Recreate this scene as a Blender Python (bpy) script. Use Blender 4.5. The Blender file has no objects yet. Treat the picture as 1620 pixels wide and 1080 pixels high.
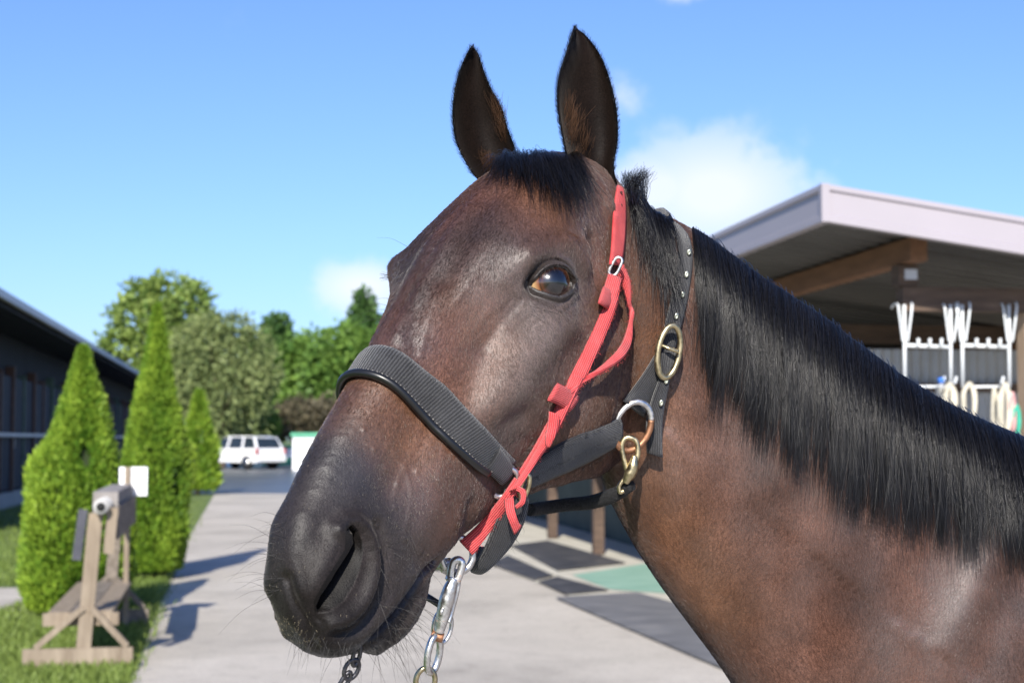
import bpy, bmesh, math, random, os
import numpy as np
from mathutils import Vector, Matrix
from mathutils.bvhtree import BVHTree

# ------------------------------------------------------------------ camera, sky, sun
scene = bpy.context.scene
col = scene.collection
FPX, CX, CY = 2500.0, 810.0, 540.0          # focal length and centre, in pixels of the photograph
CAM = np.array([0.0, 0.0, 1.55])
PITCH = math.radians(3.55)
FWD = np.array([0, math.cos(PITCH), math.sin(PITCH)])
UPV = np.array([0, -math.sin(PITCH), math.cos(PITCH)])
RGT = np.array([1.0, 0, 0])
cam_d = bpy.data.cameras.new('camera')
cam_d.sensor_width = 36.0
cam_d.lens = FPX * 36.0 / 1620.0
cam_d.clip_start = 0.05
cam_d.clip_end = 3000.0
cam_d.dof.use_dof = True
cam_d.dof.focus_distance = 1.66
cam_d.dof.aperture_fstop = 10.0
cam_o = bpy.data.objects.new('camera', cam_d)
col.objects.link(cam_o)
cam_o.location = CAM
cam_o.rotation_euler = (math.pi / 2 + PITCH, 0, 0)
scene.camera = cam_o

SUN_EL, SUN_AZ = math.radians(32.5), math.radians(-6)   # azimuth of where the light comes from, seen from behind the camera
sun_dir = np.array([math.sin(SUN_AZ) * math.cos(SUN_EL), -math.cos(SUN_AZ) * math.cos(SUN_EL), math.sin(SUN_EL)])
w = bpy.data.worlds.new('World')
scene.world = w
w.use_nodes = True
nt = w.node_tree
nt.nodes.clear()
wo = nt.nodes.new('ShaderNodeOutputWorld')
bg = nt.nodes.new('ShaderNodeBackground')
sky = nt.nodes.new('ShaderNodeTexSky')
sky.sky_type = 'NISHITA'
sky.sun_disc = False
sky.sun_elevation = SUN_EL
sky.sun_rotation = math.atan2(sun_dir[0], sun_dir[1])
sky.altitude = 50
sky.air_density = 1.0
sky.dust_density = 0.9
sky.ozone_density = 3.2
bg.inputs['Strength'].default_value = 0.13
# a few thin fair-weather clouds, each a puff about its own direction, broken up by noise
tcw = nt.nodes.new('ShaderNodeTexCoord')
def wn(typ, **kw):
    n = nt.nodes.new(typ)
    for k, v in kw.items():
        if hasattr(n, k): setattr(n, k, v)
        else: n.inputs[k].default_value = v
    return n
nrm = wn('ShaderNodeVectorMath', operation='NORMALIZE'); nt.links.new(tcw.outputs['Generated'], nrm.inputs[0])
cn = wn('ShaderNodeTexNoise', Scale=9.0, Detail=7.0, Roughness=.62); nt.links.new(nrm.outputs[0], cn.inputs['Vector'])
wp = wn('ShaderNodeTexNoise', Scale=26.0, Detail=8.0, Roughness=.62); nt.links.new(nrm.outputs[0], wp.inputs['Vector'])
tot = None
def sky_dir(px, py):
    d = RGT * ((px - CX) / FPX) + UPV * (-(py - CY) / FPX) + FWD
    return d / np.linalg.norm(d)
for px, py, sx, sz, dens in [(1130, 305, .080, .050, 1.0), (1040, 300, .055, .034, .95), (1180, 330, .05, .03, .8), (995, 152, .022, .022, .5), (575, 455, .042, .022, 1.0), (1075, -14, .03, .012, .7), (270, 250, .03, .03, .12), (200, 20, .09, .03, .16),
                             (-900, 300, .10, .03, .9), (2600, 380, .12, .03, .9), (-2200, -100, .16, .04, .8), (3600, 100, .16, .05, .8), (1500, -700, .1, .04, .6), (-300, -900, .1, .05, .6)]:
    d = sky_dir(px, py)
    df = wn('ShaderNodeVectorMath', operation='SUBTRACT'); nt.links.new(nrm.outputs[0], df.inputs[0]); df.inputs[1].default_value = tuple(d)
    ml = wn('ShaderNodeVectorMath', operation='MULTIPLY'); nt.links.new(df.outputs[0], ml.inputs[0]); ml.inputs[1].default_value = (1 / sx, 1 / sx, 1 / sz)
    ln = wn('ShaderNodeVectorMath', operation='LENGTH'); nt.links.new(ml.outputs[0], ln.inputs[0])
    f = wn('ShaderNodeMapRange'); f.inputs['From Min'].default_value = 1.25; f.inputs['From Max'].default_value = .2; f.inputs['To Max'].default_value = dens
    nt.links.new(ln.outputs['Value'], f.inputs['Value'])
    if tot is None: tot = f.outputs[0]
    else:
        mx = wn('ShaderNodeMath', operation='MAXIMUM'); nt.links.new(tot, mx.inputs[0]); nt.links.new(f.outputs[0], mx.inputs[1]); tot = mx.outputs[0]
# soft edge: density plus noise, cut at a threshold
sm = wn('ShaderNodeMath', operation='MULTIPLY_ADD'); nt.links.new(wp.outputs['Fac'], sm.inputs[0]); sm.inputs[1].default_value = 1.5; sm.inputs[2].default_value = -.78
ad = wn('ShaderNodeMath', operation='ADD'); nt.links.new(sm.outputs[0], ad.inputs[0]); nt.links.new(tot, ad.inputs[1])
cf = wn('ShaderNodeMapRange'); cf.interpolation_type = 'SMOOTHSTEP'; cf.inputs['From Min'].default_value = .18; cf.inputs['From Max'].default_value = .62; cf.inputs['To Max'].default_value = .85
nt.links.new(ad.outputs[0], cf.inputs['Value'])
gate = wn('ShaderNodeMath', operation='GREATER_THAN'); gate.inputs[1].default_value = .0; nt.links.new(tot, gate.inputs[0])
fac = wn('ShaderNodeMath', operation='MULTIPLY'); nt.links.new(cf.outputs[0], fac.inputs[0]); nt.links.new(tot, fac.inputs[1])
tint = wn('ShaderNodeMix', data_type='RGBA', blend_type='MULTIPLY'); tint.inputs['Factor'].default_value = 1.0
nt.links.new(sky.outputs[0], tint.inputs[6]); tint.inputs[7].default_value = (.565, .675, .96, 1)      # the camera's white balance
cm = wn('ShaderNodeMix', data_type='RGBA'); nt.links.new(fac.outputs[0], cm.inputs[0]); nt.links.new(tint.outputs[2], cm.inputs[6]); cm.inputs[7].default_value = (5.0, 5.15, 5.4, 1)
nt.links.new(cm.outputs[2], bg.inputs[0])
nt.links.new(bg.outputs[0], wo.inputs[0])
sl = bpy.data.lights.new('sun', 'SUN')
sl.energy = 5.0
sl.angle = math.radians(0.53)
sl.color = (1.0, 0.945, 0.85)
so = bpy.data.objects.new('sun', sl)
col.objects.link(so)
so.location = (-3, -4, 6)
so.rotation_euler = Vector(sun_dir).to_track_quat('Z', 'Y').to_euler()
vs = scene.view_settings
vs.view_transform = 'Standard'
vs.look = 'None'
vs.exposure = 0.65
vs.gamma = 1.0
vs.use_curve_mapping = False
R = random.Random(7)
NR = np.random.default_rng(11)

# ------------------------------------------------------------------ helpers
def ray(px, py):
    d = RGT * ((px - CX) / FPX) + UPV * (-(py - CY) / FPX) + FWD
    return d
def at(px, py, depth):
    """world point on the ray of a photo pixel, at a depth along the view axis"""
    return CAM + ray(px, py) * depth
def ground(px, py, z=0.0):
    d = ray(px, py)
    return CAM + d * ((z - CAM[2]) / d[2])
def atY(px, py, Y):
    d = ray(px, py)
    return CAM + d * (Y / d[1])
def to_px(P):
    P = np.asarray(P) - CAM
    z = P @ FWD
    return np.stack([CX + FPX * (P @ RGT) / z, CY - FPX * (P @ UPV) / z], -1)
def smooth01(x):
    x = np.clip(x, 0, 1)
    return x * x * (3 - 2 * x)
def spline(pts, n, closed=False):
    """Catmull-Rom through pts, n samples, near uniform in arc length"""
    P = np.asarray(pts, float)
    if len(P) == 2:
        t = np.linspace(0, 1, n)[:, None]
        return P[0] * (1 - t) + P[1] * t
    if closed:
        Q = np.vstack([P[-1], P, P[0], P[1]])
    else:
        Q = np.vstack([2 * P[0] - P[1], P, 2 * P[-1] - P[-2]])
    out = []
    m = len(Q) - 3
    for i in range(m):
        p0, p1, p2, p3 = Q[i:i + 4]
        t = np.linspace(0, 1, 24, endpoint=False)[:, None]
        out.append(0.5 * (2 * p1 + (p2 - p0) * t + (2 * p0 - 5 * p1 + 4 * p2 - p3) * t ** 2 + (3 * p1 - p0 - 3 * p2 + p3) * t ** 3))
    C = np.vstack(out + ([] if closed else [P[-1:]]))
    if closed:
        C = np.vstack([C, C[:1]])
    s = np.r_[0, np.cumsum(np.linalg.norm(np.diff(C, axis=0), axis=1))]
    tt = np.linspace(0, s[-1], n, endpoint=not closed)
    return np.stack([np.interp(tt, s, C[:, k]) for k in range(P.shape[1])], 1)
def interp_c(x, xs, ys):
    """smooth (Hermite) interpolation of rows ys at xs"""
    xs = np.asarray(xs, float); ys = np.asarray(ys, float)
    m = np.gradient(ys, xs, axis=0)
    i = np.clip(np.searchsorted(xs, x) - 1, 0, len(xs) - 2)
    h = (xs[i + 1] - xs[i]); t = (x - xs[i]) / h
    sh = (-1,) + (1,) * (ys.ndim - 1)
    t = t.reshape(sh); hh = h.reshape(sh)
    return ((2 * t**3 - 3 * t**2 + 1) * ys[i] + (t**3 - 2 * t**2 + t) * hh * m[i] + (-2 * t**3 + 3 * t**2) * ys[i + 1] + (t**3 - t**2) * hh * m[i + 1])

def link(o, parent=None):
    col.objects.link(o)
    if parent is not None:
        o.parent = parent
    return o
def mesh_obj(name, V, F, mat=None, parent=None, smooth=False):
    me = bpy.data.meshes.new(name)
    me.from_pydata([tuple(map(float, v)) for v in V], [], [tuple(map(int, f)) for f in F])
    me.validate(); me.update()
    if smooth:
        me.polygons.foreach_set('use_smooth', np.ones(len(me.polygons), bool))
    if mat is not None:
        me.materials.append(mat)
    o = bpy.data.objects.new(name, me)
    return link(o, parent)
def tag(o, label=None, cat=None, group=None, kind=None):
    if label: o['label'] = label
    if cat: o['category'] = cat
    if group: o['group'] = group
    if kind: o['kind'] = kind
    return o
def empty(name, loc=(0, 0, 0), rz=0.0):
    o = bpy.data.objects.new(name, None)
    o.empty_display_size = 0.1
    o.location = tuple(map(float, loc)); o.rotation_euler = (0, 0, rz)
    return link(o)
class MB:
    """collects vertices and faces of one mesh"""
    def __init__(s): s.V = []; s.F = []
    def add(s, V, F):
        k = len(s.V)
        s.V += [tuple(map(float, v)) for v in V]; s.F += [tuple(int(i) + k for i in f) for f in F]
        return s
    def box(s, lo, hi, M=None):
        lo = np.asarray(lo, float); hi = np.asarray(hi, float)
        V = np.array([[(lo, hi)[a][0], (lo, hi)[b][1], (lo, hi)[c][2]] for a in (0, 1) for b in (0, 1) for c in (0, 1)])
        if M is not None: V = V @ np.asarray(M)[:3, :3].T + np.asarray(M)[:3, 3]
        return s.add(V, [(0, 1, 3, 2), (4, 6, 7, 5), (0, 4, 5, 1), (2, 3, 7, 6), (0, 2, 6, 4), (1, 5, 7, 3)])
    def bar(s, a, b, wd, hg, up=(0, 0, 1)):
        """a square-section bar from a to b"""
        a = np.asarray(a, float); b = np.asarray(b, float)
        d = b - a; L = np.linalg.norm(d); d /= L
        u = np.asarray(up, float); sx = np.cross(d, u)
        if np.linalg.norm(sx) < 1e-4: sx = np.cross(d, (1, 0, 0))
        sx /= np.linalg.norm(sx); u = np.cross(sx, d)
        M = np.eye(4); M[:3, 0] = sx; M[:3, 1] = d; M[:3, 2] = u; M[:3, 3] = a
        return s.box((-wd / 2, 0, -hg / 2), (wd / 2, L, hg / 2), M)
    def tube(s, pts, rad, n=8, cap=True, closed=False):
        P = np.asarray(pts, float); m = len(P)
        r = np.broadcast_to(np.asarray(rad, float), (m,))
        if closed: T = np.roll(P, -1, 0) - np.roll(P, 1, 0)
        else: T = np.gradient(P, axis=0)
        T /= np.linalg.norm(T, axis=1)[:, None] + 1e-12
        ref = np.array([0, 0, 1.0]) if abs(T[0][2]) < .9 else np.array([1.0, 0, 0])
        u = np.cross(T[0], ref); u /= np.linalg.norm(u)
        V = []
        for i in range(m):
            u = u - T[i] * (u @ T[i]); u /= np.linalg.norm(u) + 1e-12
            v = np.cross(T[i], u)
            for k in range(n):
                a = 2 * math.pi * k / n
                V.append(P[i] + r[i] * (math.cos(a) * u + math.sin(a) * v))
        F = []
        for i in range(m if closed else m - 1):
            j = (i + 1) % m
            for k in range(n):
                F.append((i * n + k, i * n + (k + 1) % n, j * n + (k + 1) % n, j * n + k))
        if cap and not closed:
            F.append(tuple(range(n - 1, -1, -1))); F.append(tuple((m - 1) * n + k for k in range(n)))
        return s.add(V, F)
    def build(s, name, mat=None, parent=None, smooth=False):
        return mesh_obj(name, s.V, s.F, mat, parent, smooth)

# ---- materials
def mat_new(name):
    m = bpy.data.materials.new(name); m.use_nodes = True
    t = m.node_tree; b = t.nodes['Principled BSDF']
    return m, t, b
def N(t, typ, **kw):
    n = t.nodes.new(typ)
    for k, v in kw.items():
        if hasattr(n, k): setattr(n, k, v)
        else: n.inputs[k].default_value = v
    return n
def ramp(t, stops, interp='LINEAR'):
    r = t.nodes.new('ShaderNodeValToRGB'); r.color_ramp.interpolation = interp
    e = r.color_ramp.elements
    while len(e) > 1: e.remove(e[0])
    e[0].position, e[0].color = stops[0][0], (*stops[0][1], 1)
    for p, c in stops[1:]:
        q = e.new(p); q.color = (*c, 1)
    return r
def noise_mat(name, stops, scale=8.0, rough=0.7, bump=0.0, bscale=None, detail=6.0, stretch=(1, 1, 1), metallic=0.0, spec=0.5, coord='Object'):
    m, t, b = mat_new(name)
    tc = N(t, 'ShaderNodeTexCoord'); mp = N(t, 'ShaderNodeMapping'); mp.inputs['Scale'].default_value = stretch
    t.links.new(tc.outputs[coord], mp.inputs[0])
    n = N(t, 'ShaderNodeTexNoise', Scale=scale, Detail=detail, Roughness=0.6)
    t.links.new(mp.outputs[0], n.inputs['Vector'])
    r = ramp(t, stops); t.links.new(n.outputs['Fac'], r.inputs[0]); t.links.new(r.outputs[0], b.inputs['Base Color'])
    b.inputs['Roughness'].default_value = rough; b.inputs['Metallic'].default_value = metallic; b.inputs['Specular IOR Level'].default_value = spec
    if bump:
        n2 = N(t, 'ShaderNodeTexNoise', Scale=bscale or scale * 4, Detail=5.0)
        t.links.new(mp.outputs[0], n2.inputs['Vector'])
        bp = N(t, 'ShaderNodeBump', Strength=bump, Distance=0.01)
        t.links.new(n2.outputs['Fac'], bp.inputs['Height']); t.links.new(bp.outputs[0], b.inputs['Normal'])
    return m

# ------------------------------------------------------------------ the horse: one continuous body
RH = np.array([[-0.42836662, 0.80554782, -0.40938337], [-0.64278761, 0.04676589, 0.76461562], [-0.63507963, -0.59068236, -0.49776321]])
TH = np.array([0.02484742, 0.22408102, 1.75415414])
CAMB = np.stack([RGT, UPV, FWD], 1)           # camera axes as columns
def head(x, y, z):
    """head frame in cm (x along the face from poll to muzzle, y to the horse's left, z out of the forehead) to world"""
    p = RH @ (np.array([x, y, z], float) / 100) + TH
    return CAM + CAMB @ p
def headv(P):
    P = np.asarray(P, float) / 100
    return CAM + (P @ RH.T + TH) @ CAMB.T
def to_head(W):
    c = (np.asarray(W) - CAM) @ CAMB
    return (c - TH) @ RH * 100
HX, HY, HZ = [CAMB @ RH[:, k] for k in range(3)]

ST = [
 (-5, [(0,-6),(2.5,-6.4),(4.6,-8.5),(6.0,-12),(6.2,-17),(4.5,-21.5),(0,-23)]),
 (-2, [(0,-3),(2.8,-3.4),(5.0,-5.6),(6.4,-10),(6.6,-16),(5.2,-22),(0,-24.5)]),
 (2,  [(0,-.6),(2.8,-1.0),(5.4,-3),(6.8,-7.5),(7.0,-14),(6.4,-21),(3.8,-25.5),(0,-26.5)]),
 (6,  [(0,.8),(2.8,.4),(5.6,-1.6),(7.4,-5.5),(7.3,-11.5),(7.0,-18.5),(6.0,-25),(3.6,-29),(0,-28)]),
 (10, [(0,1.6),(3.0,1.1),(5.8,-.9),(8.0,-4.6),(7.6,-10),(7.3,-17),(6.3,-25.5),(4,-31),(0,-28.5)]),
 (15, [(0,2.0),(3.2,1.5),(6.4,-.3),(8.9,-3.8),(8,-9),(7.6,-16.5),(6.6,-26),(4.2,-33.2),(0,-29.5)]),
 (20, [(0,2.2),(3.4,1.7),(6.8,-.2),(9.2,-4),(8.3,-9),(7.6,-16),(6.5,-25.5),(4.2,-32.4),(0,-28.5)]),
 (25, [(0,1.7),(2.9,1.2),(5.6,-.8),(7.5,-4.8),(7.9,-9.5),(7.1,-16),(5.9,-23.5),(4,-28.8),(0,-26.5)]),
 (30, [(0,.9),(2.3,.4),(4.2,-1.6),(5.9,-6),(7.0,-10),(6.4,-15),(5.2,-20.5),(3.6,-25),(0,-23.5)]),
 (36, [(0,.1),(1.9,-.3),(3.4,-2.2),(5.0,-6.5),(5.9,-10.5),(5.5,-14.5),(4.6,-18.5),(3.0,-21.6),(0,-20.8)]),
 (42, [(0,-.4),(1.7,-.8),(3.0,-2.6),(4.3,-6.5),(5.1,-10.5),(5.1,-14.2),(4.4,-17.3),(2.8,-19.4),(0,-19.2)]),
 (48, [(0,-.9),(1.7,-1.3),(2.9,-3.1),(4.2,-6.5),(5.1,-10.5),(5.1,-14.2),(4.3,-17),(2.6,-19),(0,-19)]),
 (53, [(0,-1.5),(1.8,-1.9),(3.1,-3.6),(4.4,-6.8),(5.2,-10.5),(5.0,-13.8),(4.0,-16.8),(2.4,-19.2),(0,-19.8)]),
 (57, [(0,-2.6),(1.8,-2.9),(3.2,-4.6),(4.4,-7.5),(5.0,-10.8),(4.7,-13.7),(3.6,-16.5),(2.2,-18.6),(0,-19.2)]),
 (60, [(0,-5),(1.8,-5.3),(3.2,-6.7),(4.1,-8.8),(4.4,-11.2),(4.0,-13.6),(3,-15.6),(0,-16.8)]),
 (62, [(0,-7.6),(1.6,-7.8),(2.6,-8.9),(3.3,-10.3),(3.2,-11.8),(2.6,-13.3),(1.6,-14.4),(0,-14.8)]),
 (62.8, [(0,-9),(.9,-9.1),(1.6,-9.9),(1.9,-10.8),(1.8,-11.8),(1.3,-12.8),(.7,-13.2),(0,-13.4)]),
]
def loft_head():
    H = 25
    S = np.array([spline(s[1], H) for s in ST])
    xs = np.array([s[0] for s in ST], float)
    xs = np.where(xs > 54, 54 + (xs - 54) * .985, xs)
    X = np.r_[np.linspace(-5, 57, 95), np.linspace(57.3, xs[-1], 18)]
    S = interp_c(X, xs, S)
    # fuller cheeks: the side of the face leans outwards below the nasal bone
    fx = smooth01((X - 6) / 10) * smooth01((52 - X) / 12)
    zz = S[:, :, 1]; fz = smooth01((-zz - 3) / 7) * smooth01((zz + 30) / 10)
    S[:, :, 0] *= 1 + .24 * fx[:, None] * fz
    V = []; n = 2 * H - 2
    for x, s in zip(X, S):
        ring = [(x, y, z) for y, z in s] + [(x, -y, z) for y, z in s[-2:0:-1]]
        V += ring
    F = []
    for i in range(len(X) - 1):
        for k in range(n):
            F.append((i * n + k, i * n + (k + 1) % n, (i + 1) * n + (k + 1) % n, (i + 1) * n + k))
    F.append(tuple(range(n - 1, -1, -1))); F.append(tuple((len(X) - 1) * n + k for k in range(n)))
    return headv(np.array(V)), F
def loft_rings(rings):
    n = len(rings[0]); V = np.vstack(rings); F = []
    for i in range(len(rings) - 1):
        for k in range(n):
            F.append((i * n + k, i * n + (k + 1) % n, (i + 1) * n + (k + 1) % n, (i + 1) * n + k))
    F.append(tuple(range(n - 1, -1, -1))); F.append(tuple((len(rings) - 1) * n + k for k in range(n)))
    return V, F
# neck: crest pixel, throat pixel, depth of the axis, half thickness at crest and at the throat side
NK = [((905,320),(905,560),1.80,.045,.05), ((975,318),(940,700),1.825,.06,.07), ((1045,333),(955,768),1.85,.066,.08), ((1110,368),(996,850),1.87,.07,.088), ((1190,428),(1042,922),1.89,.074,.096),
      ((1300,502),(1094,992),1.91,.08,.108), ((1420,592),(1145,1062),1.93,.09,.125), ((1530,655),(1215,1175),1.96,.105,.145), ((1640,700),(1305,1310),1.99,.13,.17), ((1760,735),(1420,1420),2.03,.15,.19)]
def loft_neck():
    A = np.array([[*k[0], *k[1], k[2], k[3], k[4]] for k in NK], float)
    A = interp_c(np.linspace(0, len(A) - 1, 60), np.arange(len(A)), A)
    rings = []
    for a in A:
        top = at(a[0], a[1], a[4]); bot = at(a[2], a[3], a[4])
        c = (top + bot) / 2; u = (top - bot) / 2; h = np.linalg.norm(u); u /= h
        v = FWD - u * (FWD @ u); v /= np.linalg.norm(v)
        ring = []
        for k in range(48):
            g = 2 * math.pi * k / 48
            cu = math.cos(g); sv = math.sin(g)
            t = (cu + 1) / 2                                  # 1 at the crest
            wd = a[5] * t + a[6] * (1 - t)
            e = 0.85
            ring.append(c + u * h * math.copysign(abs(cu) ** e, cu) + v * wd * math.copysign(abs(sv) ** (0.9), sv))
        rings.append(np.array(ring))
    return loft_rings(rings)
def ell_rings(rows, n=40):
    """rows: centre xyz, half height, half width, tilted sections along a path"""
    A = np.array(rows, float)
    A = interp_c(np.linspace(0, len(A) - 1, 8 * len(A)), np.arange(len(A)), A)
    C = A[:, :3]; T = np.gradient(C, axis=0); T /= np.linalg.norm(T, axis=1)[:, None]
    rings = []
    for c, t, (hh, hw) in zip(C, T, A[:, 3:5]):
        side = np.cross(t, (0, 0, 1.0)) if abs(t[2]) < .8 else np.cross(t, (1.0, 0, 0)); side /= np.linalg.norm(side)
        u = np.cross(side, t)
        rings.append(np.array([c + u * hh * math.cos(2 * math.pi * k / n) + side * hw * math.sin(2 * math.pi * k / n) for k in range(n)]))
    return loft_rings(rings)
BY = 2.08
BODY = [(.52, BY - .02, 1.17, .10, .08), (.6, BY - .02, 1.17, .20, .15), (.78, BY, 1.20, .30, .19), (1.0, BY + .03, 1.23, .35, .22), (1.3, BY + .07, 1.2, .33, .26), (1.65, BY + .12, 1.2, .31, .265), (1.95, BY + .16, 1.27, .30, .25), (2.2, BY + .19, 1.3, .2, .18), (2.3, BY + .2, 1.3, .1, .09)]
def leg(x, y, hind):
    s = 1 if hind else 0
    if hind: rows = [(x, y, 1.25, .17, .11), (x + .02, y, .95, .13, .085), (x + .1, y, .62, .06, .045), (x + .11, y, .5, .055, .04), (x + .07, y, .3, .033, .03), (x + .05, y, .16, .036, .034), (x + .02, y, .08, .034, .036), (x, y, .05, .05, .05), (x - .01, y, .0, .06, .058)]
    else: rows = [(x, y, 1.15, .14, .08), (x, y, .85, .085, .065), (x, y, .55, .048, .043), (x, y, .48, .05, .045), (x, y, .3, .031, .028), (x, y, .15, .036, .034), (x - .03, y, .08, .034, .036), (x - .04, y, .05, .05, .05), (x - .05, y, .0, .06, .058)]
    return ell_rings(rows, 20)

def ball(c, r, M=None):
    """ellipsoid (rings) in head frame cm"""
    V = []; F = []; n, m = 16, 10
    for i in range(m + 1):
        a = math.pi * (i + .02) / (m + .04)
        for k in range(n):
            b = 2 * math.pi * k / n
            V.append((c[0] + r[0] * math.cos(a), c[1] + r[1] * math.sin(a) * math.cos(b), c[2] + r[2] * math.sin(a) * math.sin(b)))
    for i in range(m):
        for k in range(n):
            F.append((i * n + k, i * n + (k + 1) % n, (i + 1) * n + (k + 1) % n, (i + 1) * n + k))
    F.append(tuple(range(n - 1, -1, -1))); F.append(tuple(m * n + k for k in range(n)))
    return headv(V), F

def laplace(V, E, w, it):
    """w: per-vertex weight of smoothing"""
    n = len(V)
    deg = np.bincount(E.ravel(), minlength=n).astype(float)
    for _ in range(it):
        A = np.zeros_like(V)
        for k in range(3):
            A[:, k] = np.bincount(E[:, 0], V[E[:, 1], k], n) + np.bincount(E[:, 1], V[E[:, 0], k], n)
        V = V + w[:, None] * (A / np.maximum(deg, 1)[:, None] - V)
    return V
def get_arrays(me):
    V = np.empty(len(me.vertices) * 3); me.vertices.foreach_get('co', V); V = V.reshape(-1, 3)
    E = np.empty(len(me.edges) * 2, np.int64); me.edges.foreach_get('vertices', E); E = E.reshape(-1, 2)
    return V, E
def normals(me):
    Nn = np.empty(len(me.vertices) * 3); me.vertex_normals.foreach_get('vector', Nn); return Nn.reshape(-1, 3)

def build_horse_base():
    mb = MB()
    for part in [loft_head(), loft_neck(), ell_rings(BODY), leg(.86, BY - .14, 0), leg(.86, BY + .16, 0), leg(2.0, BY + .02, 1), leg(2.05, BY + .32, 1),
                 ball((51.2, 0, -18.9), (5.8, 3.3, 3.1))]:
        mb.add(*part)
    o = mb.build('horse_base')
    bmx = bmesh.new(); bmx.from_mesh(o.data); bmesh.ops.recalc_face_normals(bmx, faces=bmx.faces); bmx.to_mesh(o.data); bmx.free()
    md = o.modifiers.new('remesh', 'REMESH'); md.mode = 'VOXEL'; md.voxel_size = 0.0065; md.use_smooth_shade = True
    dg = bpy.context.evaluated_depsgraph_get()
    me = bpy.data.meshes.new_from_object(o.evaluated_get(dg))
    bpy.data.objects.remove(o)
    return me

def poly_sd(U, poly):
    """signed distance (negative inside) of points U to a closed polygon, in pixels"""
    P = np.asarray(poly, float); Q = np.roll(P, -1, 0)
    d = np.full(len(U), 1e9); ins = np.zeros(len(U), bool)
    for a, b in zip(P, Q):
        ab = b - a; t = np.clip(((U - a) @ ab) / (ab @ ab), 0, 1)
        d = np.minimum(d, np.linalg.norm(U - a - t[:, None] * ab, axis=1))
        c = (a[1] > U[:, 1]) != (b[1] > U[:, 1])
        with np.errstate(divide='ignore', invalid='ignore'):
            ins ^= c & (U[:, 0] < (b[0] - a[0]) * (U[:, 1] - a[1]) / (b[1] - a[1] + 1e-12) + a[0])
    return np.where(ins, -d, d)
def line_d(U, line):
    P = np.asarray(line, float); d = np.full(len(U), 1e9)
    for a, b in zip(P[:-1], P[1:]):
        ab = b - a; t = np.clip(((U - a) @ ab) / (ab @ ab + 1e-12), 0, 1)
        d = np.minimum(d, np.linalg.norm(U - a - t[:, None] * ab, axis=1))
    return d
def mirror(V):
    h = to_head(V); h[:, 1] = np.abs(h[:, 1]); return headv(h)
def refine(me, mask):
    bm = bmesh.new(); bm.from_mesh(me); bm.verts.ensure_lookup_table()
    es = [e for e in bm.edges if mask[e.verts[0].index] and mask[e.verts[1].index]]
    bmesh.ops.subdivide_edges(bm, edges=es, cuts=1, use_grid_fill=True, smooth=0.0)
    bm.to_mesh(me); bm.free(); me.update()
class Caster:
    def __init__(s, me):
        V, _ = get_arrays(me)
        s.bvh = BVHTree.FromPolygons([Vector(v) for v in V], [tuple(p.vertices) for p in me.polygons])
    def px(s, x, y):
        h = s.bvh.ray_cast(Vector(CAM), Vector(ray(x, y)).normalized())
        return (np.array(h[0]), np.array(h[1])) if h[0] is not None else (None, None)
    def near(s, P):
        h = s.bvh.find_nearest(Vector(P)); return np.array(h[0]), np.array(h[1])
    def line(s, pts, n=None):
        out = []
        for x, y in (pts if n is None else spline(pts, n)):
            p, _ = s.px(x, y)
            if p is not None: out.append(p)
        return np.array(out)

EYE_OPEN = [(841,452),(846,444),(853,435),(861,428),(872,424),(884,423),(894,426),(902,433),(907,442),(905,452),(899,460),(891,465),(881,468),(870,466),(859,462),(849,458)]
EYE_R = 0.0255
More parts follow.
